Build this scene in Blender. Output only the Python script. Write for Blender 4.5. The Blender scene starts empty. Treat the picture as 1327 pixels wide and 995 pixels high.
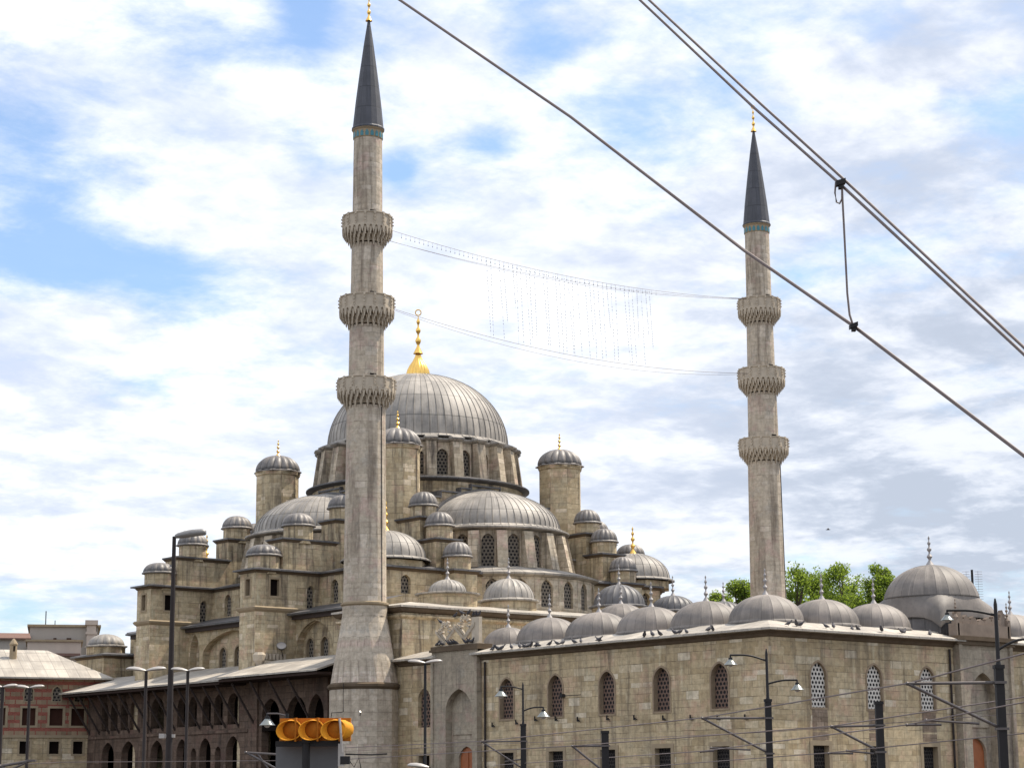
import bpy, math, random
from mathutils import Vector, Matrix
from mathutils.geometry import tessellate_polygon
random.seed(7)
R = math.radians; PI = math.pi
S = bpy.context.scene
col = S.collection

# ------------------------------------------------------------------ camera
CAM = Vector((-82.012, -76.092, 4.0)); F = 2638.8; PITCH = .197073; ROLL = -.007361; YAW = .69856
_cc, _ss = math.cos(YAW), math.sin(YAW)
RIGHT0 = Vector((_cc, -_ss, 0)); FWD0 = Vector((_ss, _cc, 0)); UPZ = Vector((0, 0, 1))
FW = FWD0*math.cos(PITCH) + UPZ*math.sin(PITCH); UP0 = UPZ*math.cos(PITCH) - FWD0*math.sin(PITCH)
_cr, _sr = math.cos(ROLL), math.sin(ROLL)
RT = RIGHT0*_cr + UP0*_sr; UP = UP0*_cr - RIGHT0*_sr
cam = bpy.data.cameras.new('camera'); cam.sensor_width = 36; cam.lens = F/1327*36
cam.clip_start = .5; cam.clip_end = 12000
camo = bpy.data.objects.new('camera', cam); col.objects.link(camo)
camo.matrix_world = Matrix(((RT.x, UP.x, -FW.x, CAM.x), (RT.y, UP.y, -FW.y, CAM.y), (RT.z, UP.z, -FW.z, CAM.z), (0, 0, 0, 1)))
S.camera = camo

def ray(px, py):
    return FW + RT*((px-663.5)/F) - UP*((py-497.5)/F)
def at(px, py, D):
    "point at horizontal distance D from the viewpoint in the direction of a photo pixel"
    v = ray(px, py); return CAM + v*(D/math.hypot(v.x, v.y))

# ------------------------------------------------------------------ sun and sky
SUN_AZ, SUN_EL = R(61), R(57)              # azimuth to the right of the view, elevation
sd = (FWD0*math.cos(SUN_AZ) + RIGHT0*math.sin(SUN_AZ))*math.cos(SUN_EL) + UPZ*math.sin(SUN_EL)
sl = bpy.data.lights.new('sun', 'SUN'); sl.energy = 4.6; sl.angle = R(.6); sl.color = (1, .91, .78)
so = bpy.data.objects.new('sun', sl); col.objects.link(so); so.location = (0, 0, 120)
so.rotation_euler = sd.to_track_quat('Z', 'Y').to_euler()
W = bpy.data.worlds.new('World'); S.world = W; W.use_nodes = True
S.view_settings.view_transform = 'Standard'; S.view_settings.look = 'None'
S.view_settings.exposure = 0.45; S.view_settings.gamma = 1; S.view_settings.use_curve_mapping = False

class NT:
    "small helper to write node graphs as expressions"
    def __init__(s, tree): s.t = tree; s.n = tree.nodes; s.l = tree.links
    def new(s, typ, **kw):
        nd = s.n.new(typ)
        for k, v in kw.items(): setattr(nd, k, v)
        return nd
    def put(s, sock, v):
        if isinstance(v, bpy.types.NodeSocket): s.l.new(v, sock)
        elif v is not None:
            if hasattr(sock.default_value, '__len__') and len(sock.default_value) == 4 and len(v) == 3: v = (*v, 1)
            sock.default_value = v
    def math(s, op, a, b=None, c=None, clamp=False):
        m = s.new('ShaderNodeMath', operation=op, use_clamp=clamp)
        s.put(m.inputs[0], a)
        if b is not None: s.put(m.inputs[1], b)
        if c is not None: s.put(m.inputs[2], c)
        return m.outputs[0]
    def vmath(s, op, a, b=None):
        m = s.new('ShaderNodeVectorMath', operation=op); s.put(m.inputs[0], a)
        if b is not None: s.put(m.inputs[1], b)
        return m.outputs['Value'] if op in ('DOT_PRODUCT', 'LENGTH', 'DISTANCE') else m.outputs[0]
    def mix(s, f, a, b, blend='MIX'):
        m = s.new('ShaderNodeMix', data_type='RGBA', blend_type=blend)
        s.put(m.inputs[0], f); s.put(m.inputs[6], a); s.put(m.inputs[7], b); return m.outputs[2]
    def noise(s, vec, scale, detail=4, rough=.55, dist=0):
        m = s.new('ShaderNodeTexNoise'); s.put(m.inputs['Vector'], vec); m.inputs['Scale'].default_value = scale
        m.inputs['Detail'].default_value = detail; m.inputs['Roughness'].default_value = rough; m.inputs['Distortion'].default_value = dist
        return m.outputs[0]
    def smooth(s, v, a, b, lo=0., hi=1.):
        m = s.new('ShaderNodeMapRange', interpolation_type='SMOOTHSTEP'); s.put(m.inputs[0], v)
        m.inputs[1].default_value = a; m.inputs[2].default_value = b; m.inputs[3].default_value = lo; m.inputs[4].default_value = hi
        return m.outputs[0]
    def sep(s, v):
        m = s.new('ShaderNodeSeparateXYZ'); s.put(m.inputs[0], v); return m.outputs
    def comb(s, x, y, z):
        m = s.new('ShaderNodeCombineXYZ'); s.put(m.inputs[0], x); s.put(m.inputs[1], y); s.put(m.inputs[2], z); return m.outputs[0]
    def mapping(s, v, scale=(1, 1, 1), loc=(0, 0, 0), rot=(0, 0, 0)):
        m = s.new('ShaderNodeMapping'); s.put(m.inputs[0], v); m.inputs[1].default_value = loc; m.inputs[2].default_value = rot; m.inputs[3].default_value = scale
        return m.outputs[0]

def build_sky():
    g = NT(W.node_tree); g.n.clear()
    out = g.new('ShaderNodeOutputWorld'); bg = g.new('ShaderNodeBackground'); g.l.new(bg.outputs[0], out.inputs[0])
    sky = g.new('ShaderNodeTexSky'); sky.sky_type = 'NISHITA'; sky.sun_disc = False
    sky.sun_elevation = SUN_EL; sky.sun_rotation = math.atan2(sd.x, sd.y); sky.altitude = 20
    sky.air_density = 1.0; sky.dust_density = 1.6; sky.ozone_density = 1.2
    d = g.new('ShaderNodeTexCoord').outputs['Generated']
    x, y, z = g.sep(d)
    # the cloud deck as a plane overhead: far clouds flatten towards the horizon
    k = g.math('DIVIDE', 1.0, g.math('ADD', g.math('MAXIMUM', z, 0.0), .16))
    p = g.comb(g.math('MULTIPLY', x, k), g.math('MULTIPLY', y, k), 0.0)
    n1 = g.noise(p, 2.3, 10, .60, .2); n2 = g.noise(p, 8.5, 9, .64, .15); n3 = g.noise(g.mapping(p, loc=(3.1, 7.7, 0)), 3.0, 6, .58, .3)
    dens = g.math('ADD', g.math('MULTIPLY', n1, .62), g.math('MULTIPLY', n2, .38))
    def blob(px, py, rx, ry, amp):
        # an opening (or thickening) of the cloud deck around one direction of the sky
        c = ray(px, py).normalized(); a = RT; b = c.cross(a).normalized()
        u = g.math('DIVIDE', g.vmath('DOT_PRODUCT', d, tuple(a - c*a.dot(c))), rx/F)
        v = g.math('DIVIDE', g.vmath('DOT_PRODUCT', d, tuple(b)), ry/F)
        r2 = g.math('ADD', g.math('MULTIPLY', u, u), g.math('MULTIPLY', v, v))
        f = g.math('MULTIPLY', g.math('EXPONENT', g.math('MULTIPLY', r2, -1.0)), amp)
        return g.math('MULTIPLY', f, g.math('GREATER_THAN', g.vmath('DOT_PRODUCT', d, tuple(c)), 0.0))
    for b in BLOBS: dens = g.math('ADD', dens, blob(*b))
    cover = g.smooth(dens, .31, .57, .06, .97)
    n4 = g.noise(g.mapping(p, loc=(1.7, 2.9, 0)), 14.0, 6, .62, .2)
    thick = g.smooth(g.math('ADD', g.math('MULTIPLY', n3, .8), g.math('ADD', g.math('MULTIPLY', n2, .3), g.math('MULTIPLY', n4, .25))), .50, .82)
    right = g.smooth(g.vmath('DOT_PRODUCT', d, tuple(RIGHT0)), -.06, .22)
    low = g.smooth(z, .04, .40, 1., 0.)
    grey = g.math('MULTIPLY', g.math('ADD', g.math('MULTIPLY', right, .62), g.math('ADD', g.math('MULTIPLY', low, .24), g.math('MULTIPLY', g.math('MULTIPLY', right, low), .40))), g.smooth(thick, 0, 1, 1.0, .38), clamp=True)
    white = g.mix(thick, (5.9, 6.6, 8.2), (9.9, 9.95, 10.1))
    cloud = g.mix(grey, white, (4.5, 5.0, 5.95))
    # clouds dimmed ahead of the camera, brightened unseen behind it for fill light
    back = g.smooth(g.vmath('DOT_PRODUCT', d, tuple(-FWD0)), -.75, .35, .93, 1.24)
    cloud = g.vmath('MULTIPLY', cloud, g.comb(back, back, back))
    blue = g.mix(1.0, sky.outputs[0], (1.15, 1.33, 1.48), 'MULTIPLY')
    g.put(bg.inputs[0], g.mix(cover, blue, cloud)); bg.inputs[1].default_value = .1
BLOBS = [(20, 100, 120, 60, -.05), (250, 80, 120, 50, -.05), (40, 225, 120, 90, -.15), (190, 345, 190, 45, -.20), (60, 330, 90, 40, -.14), (250, 375, 130, 35, -.12), (95, 425, 80, 45, .20), (330, 270, 110, 90, .16), (395, 25, 35, 45, -.17),
         (330, 110, 120, 60, .03), (560, 110, 110, 90, .14), (640, 190, 42, 26, -.16), (515, 225, 26, 24, -.20), (200, 130, 190, 90, .12), (395, 190, 45, 30, -.10),
         (1270, 150, 70, 35, -.10), (1050, 20, 140, 30, -.06), (880, 150, 90, 60, -.08), (700, 60, 50, 60, -.10), (1180, 330, 160, 60, -.03),
         (230, 540, 150, 26, -.06), (760, 320, 200, 110, .12), (330, 620, 300, 100, .10), (100, 560, 200, 120, .08), (1000, 600, 500, 150, .14), (1250, 300, 150, 120, .06), (820, 270, 110, 60, -.05), (1150, 120, 110, 50, .10)]
build_sky()

# ------------------------------------------------------------------ materials
def newmat(name):
    m = bpy.data.materials.new(name); m.use_nodes = True
    g = NT(m.node_tree); b = g.n['Principled BSDF']; return m, g, b
def setb(g, b, base=None, rough=None, metal=None, normal=None, spec=None):
    if base is not None: g.put(b.inputs['Base Color'], base)
    if rough is not None: g.put(b.inputs['Roughness'], rough)
    if metal is not None: g.put(b.inputs['Metallic'], metal)
    if spec is not None: g.put(b.inputs['Specular IOR Level'], spec)
    if normal is not None: g.put(b.inputs['Normal'], normal)
def bump(g, h, strength=.5, dist=.03):
    n = g.new('ShaderNodeBump'); n.inputs['Strength'].default_value = strength; n.inputs['Distance'].default_value = dist
    g.put(n.inputs['Height'], h); return n.outputs[0]
def stone(name, c1, c2, c3, bw=1.05, rh=.40, stain=(.10, .08, .065), stain_amt=.55, mort=.8, contrast=1.0):
    "coursed ashlar: every block its own tint, thin joints, soot running down"
    m, g, b = newmat(name)
    uv = g.new('ShaderNodeTexCoord').outputs['UV']; ob = g.new('ShaderNodeTexCoord').outputs['Object']
    br = g.new('ShaderNodeTexBrick'); br.offset = .5; br.squash = 1.0
    wob = g.noise(uv, .7, 2)
    vv = g.sep(uv)[1]; rowj = g.math('MULTIPLY', g.math('SINE', g.math('MULTIPLY', vv, 3.1)), .10)
    ju = g.math('MULTIPLY', g.noise(g.comb(0.0, g.math('FLOOR', g.math('DIVIDE', g.math('ADD', vv, rowj), rh)), 0.0), 3.7, 0), 9.0)
    uvw = g.vmath('ADD', uv, g.comb(ju, g.math('ADD', rowj, g.math('MULTIPLY', g.math('SUBTRACT', wob, .5), .05)), 0.0))
    g.put(br.inputs['Vector'], uvw)
    br.inputs['Color1'].default_value = (0, 0, 0, 1); br.inputs['Color2'].default_value = (1, 1, 1, 1); br.inputs['Mortar'].default_value = (.5, .5, .5, 1)
    br.inputs['Scale'].default_value = 1; br.inputs['Mortar Size'].default_value = .014; br.inputs['Mortar Smooth'].default_value = .3
    br.inputs['Brick Width'].default_value = bw; br.inputs['Row Height'].default_value = rh; br.inputs['Bias'].default_value = 0
    t = br.outputs['Color']; joint = br.outputs['Fac']
    base = g.mix(g.smooth(t, .0, .6), c1, c2); base = g.mix(g.smooth(t, .86, .97), base, c3)
    hue = g.noise(uv, .55, 4, .65); base = g.mix(g.math('MULTIPLY', g.smooth(hue, .52, .66), .65), base, (c2[0]*1.02, c2[1]*.84, c2[2]*.92))
    hue2 = g.noise(g.mapping(uv, loc=(7, 3, 0)), .7, 4, .65); base = g.mix(g.math('MULTIPLY', g.smooth(hue2, .52, .66), .6), base, (c2[0]*.84, c2[1]*.90, c2[2]*.98))
    nz = g.noise(ob, .22, 5, .6); base = g.mix(g.math('MULTIPLY', g.smooth(nz, .5, .72), .55*contrast), base, tuple(v*.58 for v in c2))
    n2 = g.noise(g.mapping(uv, (.9, 3.2, 1)), 1.3, 5, .65); base = g.mix(g.math('MULTIPLY', g.smooth(n2, .52, .75), .6*contrast), base, (c1[0]*.78, c1[1]*.70, c1[2]*.66))
    st = g.noise(g.mapping(uv, (1.3, .12, 1)), 1.0, 6, .62, .4); sp = g.noise(ob, .09, 3)
    f = g.math('MULTIPLY', g.smooth(st, .47, .68), g.math('MULTIPLY', g.smooth(sp, .34, .62), stain_amt), clamp=True); base = g.mix(f, base, stain)
    s2 = g.noise(g.mapping(uv, (2.6, .16, 1), (4, 9, 0)), 1.0, 5, .6, .3); base = g.mix(g.math('MULTIPLY', g.smooth(s2, .54, .68), .6*stain_amt), base, stain)
    s3 = g.noise(g.mapping(uv, (1.9, .14, 1), (14, 2, 0)), 1.0, 5, .6, .3); base = g.mix(g.math('MULTIPLY', g.smooth(s3, .60, .74), .35), base, tuple(min(.7, v*1.25) for v in c3))
    fine = g.noise(ob, 3.2, 5, .7); base = g.mix(.5, base, g.mix(g.smooth(fine, .25, .75), (.55, .55, .55), (1.42, 1.42, 1.42)), 'MULTIPLY')
    gap = g.smooth(g.noise(g.mapping(uv, (.5, 2.4, 1)), 1.1, 3), .44, .64)
    pit = g.smooth(g.noise(g.mapping(uv, (1.0, 5.0, 1)), 2.2, 2), .66, .74)
    base = g.mix(g.math('MULTIPLY', g.math('MAXIMUM', g.math('MULTIPLY', joint, g.math('ADD', g.math('MULTIPLY', gap, .9), .22)), g.math('MULTIPLY', pit, .6)), mort), base, tuple(v*.22 for v in c2))
    h = g.math('ADD', g.math('MULTIPLY', joint, -1.0), g.math('MULTIPLY', fine, .5))
    setb(g, b, base, .9, 0, bump(g, h, .55, .035), .25)
    return m
def lead(name, c=(.36, .325, .28), dark=(.20, .182, .16), rough=.56, seam=.04):
    "lead sheet in panels: u counts the rolls, v the laps"
    m, g, b = newmat(name)
    uv = g.new('ShaderNodeTexCoord').outputs['UV']; ob = g.new('ShaderNodeTexCoord').outputs['Object']
    u, v, _ = g.sep(uv)
    fu = g.math('FRACT', u); du = g.math('MINIMUM', fu, g.math('SUBTRACT', 1.0, fu))
    fv = g.math('FRACT', v); dv = g.math('MINIMUM', fv, g.math('SUBTRACT', 1.0, fv))
    su = g.smooth(du, seam*.4, seam*1.5, 1., 0.); sv = g.smooth(dv, .010, .03, 1., 0.)
    wn = g.new('ShaderNodeTexWhiteNoise'); wn.noise_dimensions = '2D'
    g.put(wn.inputs['Vector'], g.comb(g.math('FLOOR', u), g.math('FLOOR', v), 0.0)); pan = wn.outputs[0]
    n = g.noise(ob, .5, 6, .62); n2 = g.noise(g.mapping(uv, (2.5, .35, 1)), 1.6, 5, .6)
    base = g.mix(g.smooth(n, .36, .68), dark, c); base = g.mix(g.math('MULTIPLY', g.smooth(n2, .5, .75), .4), base, tuple(x*1.35 for x in c))
    base = g.mix(.34, base, g.mix(pan, (.55, .56, .58), (1.45, 1.44, 1.42)), 'MULTIPLY')
    n4 = g.noise(g.mapping(uv, (3.2, .22, 1), (3, 5, 0)), 2.0, 5, .65, .5); base = g.mix(g.math('MULTIPLY', g.smooth(n4, .56, .72), .45), base, tuple(min(.6, x*1.7) for x in c))
    n5 = g.noise(ob, 1.6, 5, .7); base = g.mix(g.math('MULTIPLY', g.smooth(n5, .55, .75), .45), base, tuple(x*.75 for x in dark))
    base = g.mix(g.math('MULTIPLY', sv, .75), base, tuple(x*.4 for x in dark)); base = g.mix(g.math('MULTIPLY', su, .5), base, tuple(x*.5 for x in dark))
    h = g.math('ADD', su, g.math('ADD', g.math('MULTIPLY', g.noise(ob, 2.2, 3), .35), g.math('MULTIPLY', pan, .12)))
    setb(g, b, base, g.math('ADD', rough-.08, g.math('MULTIPLY', n, .18)), .0, bump(g, h, .45, .04), .45)
    return m
def grille(name, bar, hole=(.012, .011, .012), px=.27, py=.235, r=.088):
    "pierced plaster window grille with staggered round openings"
    m, g, b = newmat(name)
    u, v, _ = g.sep(g.new('ShaderNodeTexCoord').outputs['UV'])
    row = g.math('FLOOR', g.math('DIVIDE', v, py)); odd = g.math('MODULO', g.math('ABSOLUTE', row), 2.0)
    fu = g.math('SUBTRACT', g.math('FRACT', g.math('ADD', g.math('DIVIDE', u, px), g.math('MULTIPLY', odd, .5))), .5)
    fv = g.math('SUBTRACT', g.math('FRACT', g.math('DIVIDE', v, py)), .5)
    a = g.math('MULTIPLY', fu, px); c = g.math('MULTIPLY', fv, py)
    d = g.math('SQRT', g.math('ADD', g.math('MULTIPLY', a, a), g.math('MULTIPLY', c, c)))
    h = g.smooth(d, r-.012, r+.012)
    nz = g.noise(g.new('ShaderNodeTexCoord').outputs['Object'], 3, 4)
    setb(g, b, g.mix(h, hole, g.mix(nz, tuple(x*.7 for x in bar), tuple(x*1.3 for x in bar))), .8, 0, bump(g, h, .8, .06), .3)
    return m
def plain(name, c, rough=.6, metal=0, var=.3, scale=4, spec=.5):
    m, g, b = newmat(name)
    n = g.noise(g.new('ShaderNodeTexCoord').outputs['Object'], scale, 5, .6)
    setb(g, b, g.mix(n, tuple(x*(1-var) for x in c), tuple(x*(1+var) for x in c)), rough, metal, bump(g, n, .15, .01), spec)
    return m
M = {}
M['wall'] = stone('courtyard_ashlar', (.385, .295, .172), (.485, .385, .24), (.62, .53, .39), 1.0, .36, stain=(.11, .085, .062), stain_amt=.7)
M['mosque'] = stone('mosque_ashlar', (.39, .305, .185), (.50, .405, .26), (.64, .53, .38), .95, .36, stain=(.085, .066, .052), stain_amt=.92)
M['drum'] = stone('drum_ashlar', (.37, .305, .215), (.50, .42, .31), (.60, .51, .39), .95, .38, stain=(.085, .07, .06), stain_amt=1.0)
M['minaret'] = stone('minaret_ashlar', (.43, .365, .28), (.475, .405, .315), (.56, .485, .39), .8, .42, stain=(.15, .115, .085), stain_amt=.8, mort=.5, contrast=1.0)
M['carved'] = plain('carved_stone', (.45, .385, .30), .9, 0, .35, 2.4, .2)
M['portal'] = stone('portal_marble', (.29, .245, .185), (.33, .28, .21), (.37, .315, .24), 1.3, .6, stain_amt=.7, mort=.4)
M['crest'] = plain('sooty_carved_crest', (.22, .175, .14), .95, 0, .55, 1.2, .1)
M['surround'] = plain('brown_window_surround', (.27, .205, .14), .95, 0, .4, 2.5, .1)
M['bars'] = grille('iron_window_bars', (.045, .038, .034), (.006, .005, .005), .21, .21, .088)
M['eave'] = plain('dark_eave_stone', (.115, .085, .058), .95, 0, .5, 1.4, .1)  # stone tone darker than the trim, for cornices and mouldings
M['trim'] = plain('stone_trim', (.30, .235, .155), .9, 0, .3, 2.0, .2)
M['gallery'] = stone('shaded_gallery_ashlar', (.105, .072, .052), (.14, .096, .07), (.175, .122, .09), .9, .38, stain=(.04, .03, .025), stain_amt=.8)  # stone colour darkened to hold the deep shade under the gallery eave
M['lead'] = lead('lead_sheet')
M['leadd'] = lead('dark_lead_sheet', (.125, .118, .116), (.07, .067, .068), .52)
M['leadm'] = lead('turret_lead', (.235, .21, .188), (.135, .122, .112), .5)
M['leadc'] = lead('courtyard_dome_lead', (.215, .186, .162), (.12, .105, .092), .6, .025)
M['leadl'] = lead('pale_lead_sheet', (.43, .385, .32), (.31, .275, .23), .55, .03)  # pale tone puts the sun's glance on the eave roofs into the lead
M['spire'] = lead('spire_lead', (.068, .07, .082), (.045, .047, .056), .6, .02)
M['gold'] = plain('gilded_copper', (.83, .52, .14), .28, 1, .12, 6)
M['finial'] = plain('weathered_finial', (.30, .28, .27), .55, .3, .3, 8)
M['grille'] = grille('brown_window_grille', (.155, .10, .075))
M['grillew'] = grille('white_window_grille', (.56, .52, .46), r=.082)
M['infill'] = stone('brown_infill_masonry', (.20, .145, .10), (.25, .185, .13), (.3, .23, .17), .6, .3, stain_amt=.6)
M['grilleg'] = grille('grey_window_grille', (.17, .145, .115), px=.30, py=.27, r=.088)
M['dark'] = plain('dark_opening', (.010, .007, .006), .95, 0, .3, 3, .05)
M['shutter'] = plain('dark_shutter', (.045, .020, .014), .9, 0, .3, 3, .1)
M['tile'] = plain('turquoise_tile', (.03, .16, .19), .3, 0, .4, 5)
M['door'] = plain('orange_wood_door', (.28, .085, .025), .55, 0, .35, 3)
M['timber'] = plain('dark_timber', (.045, .03, .025), .75, 0, .35, 4)
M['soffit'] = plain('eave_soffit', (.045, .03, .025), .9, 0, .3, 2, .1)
M['iron'] = plain('black_iron', (.016, .014, .014), .6, .1, .3, 10, .3)
M['steel'] = plain('galvanised_steel', (.10, .085, .08), .35, .5, .2, 10)
M['bronze'] = plain('brown_mast_paint', (.028, .021, .019), .6, .1, .25, 6, .25)
M['lamphead'] = plain('pale_lamp_housing', (.36, .33, .30), .4, .1, .15, 10)
M['lampgrey'] = plain('grey_lamp_housing', (.22, .21, .20), .4, .2, .2, 10)
M['shade'] = plain('enamel_lamp_shade', (.22, .23, .21), .28, .5, .15, 10)
M['amber'] = plain('amber_signal_housing', (.72, .30, .02), .75, 0, .28, 9, .25)
M['amberd'] = plain('deep_orange_signal_body', (.36, .12, .010), .8, 0, .3, 9, .2)
M['panel'] = plain('grey_sign_back', (.13, .128, .13), .75, 0, .35, 2.2, .25)
M['cable'] = plain('cable_rubber', (.15, .115, .105), .6, 0, .2, 10)
M['bulb'] = plain('bulb_glass', (.20, .19, .20), .3, 0, .2, 10)
M['bird'] = plain('pigeon_feathers', (.055, .052, .058), .8, 0, .4, 20)
M['birdw'] = plain('pale_gull_feathers', (.65, .62, .60), .8, 0, .2, 20)
M['beige'] = plain('beige_render', (.34, .31, .27), .9, 0, .12, .8, .2)
M['beigel'] = plain('pale_pink_render', (.44, .37, .31), .9, 0, .16, .8, .2)
M['redroof'] = plain('red_clay_roof', (.17, .105, .085), .9, 0, .3, 3, .1)
M['bark'] = plain('tree_bark', (.07, .05, .035), .9, 0, .3, 6)
M['ground'] = plain('paving_ground', (.085, .075, .065), .95, 0, .3, .8, .2)
def leafmat():
    m, g, b = newmat('spring_leaves')
    n = g.noise(g.new('ShaderNodeTexCoord').outputs['Object'], .55, 3)
    base = g.mix(g.smooth(n, .35, .65), (.05, .08, .012), (.125, .165, .026))
    setb(g, b, base, .6, 0, None, .3)
    tr = g.new('ShaderNodeBsdfTranslucent'); g.put(tr.inputs[0], g.mix(n, (.22, .32, .03), (.36, .48, .07)))
    ms = g.new('ShaderNodeMixShader'); ms.inputs[0].default_value = .5
    g.l.new(b.outputs[0], ms.inputs[1]); g.l.new(tr.outputs[0], ms.inputs[2]); g.l.new(ms.outputs[0], g.n['Material Output'].inputs[0])
    return m
M['leaf'] = leafmat()
def brickband():
    "courses of pale stone between red brick courses"
    m, g, b = newmat('striped_brick_and_stone')
    uv = g.new('ShaderNodeTexCoord').outputs['UV']; ob = g.new('ShaderNodeTexCoord').outputs['Object']
    u, v, _ = g.sep(uv)
    def brick(bw, rh, loc):
        br = g.new('ShaderNodeTexBrick'); g.put(br.inputs['Vector'], g.mapping(uv, loc=loc))
        br.inputs['Color1'].default_value = (0, 0, 0, 1); br.inputs['Color2'].default_value = (1, 1, 1, 1); br.inputs['Mortar'].default_value = (.3, .3, .3, 1)
        br.inputs['Scale'].default_value = 1; br.inputs['Mortar Size'].default_value = .012; br.inputs['Brick Width'].default_value = bw; br.inputs['Row Height'].default_value = rh
        return br
    A = brick(.85, .62, (0, 0, 0)); B = brick(.28, .09, (0, 0, 0))
    f = g.math('FRACT', g.math('DIVIDE', v, .62)); red = g.math('GREATER_THAN', f, .56)
    vert = g.math('LESS_THAN', g.math('FRACT', g.math('ADD', g.math('DIVIDE', u, .85), g.math('MULTIPLY', g.math('MODULO', g.math('ABSOLUTE', g.math('FLOOR', g.math('DIVIDE', v, .62))), 2.0), .5))), .10)
    red = g.math('MAXIMUM', red, vert)
    sc = g.mix(A.outputs[0], (.20, .14, .09), (.32, .23, .15)); rc = g.mix(B.outputs[0], (.20, .042, .028), (.28, .075, .05))
    rc = g.mix(g.math('MULTIPLY', B.outputs['Fac'], .6), rc, (.28, .2, .16))
    fine = g.noise(ob, 2.5, 5, .7)
    base = g.mix(red, sc, rc); base = g.mix(.6, base, g.mix(fine, (.5, .5, .5), (1.5, 1.5, 1.5)), 'MULTIPLY')
    setb(g, b, base, .9, 0, bump(g, fine, .4, .03), .2); return m
M['stripes'] = brickband()

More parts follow.
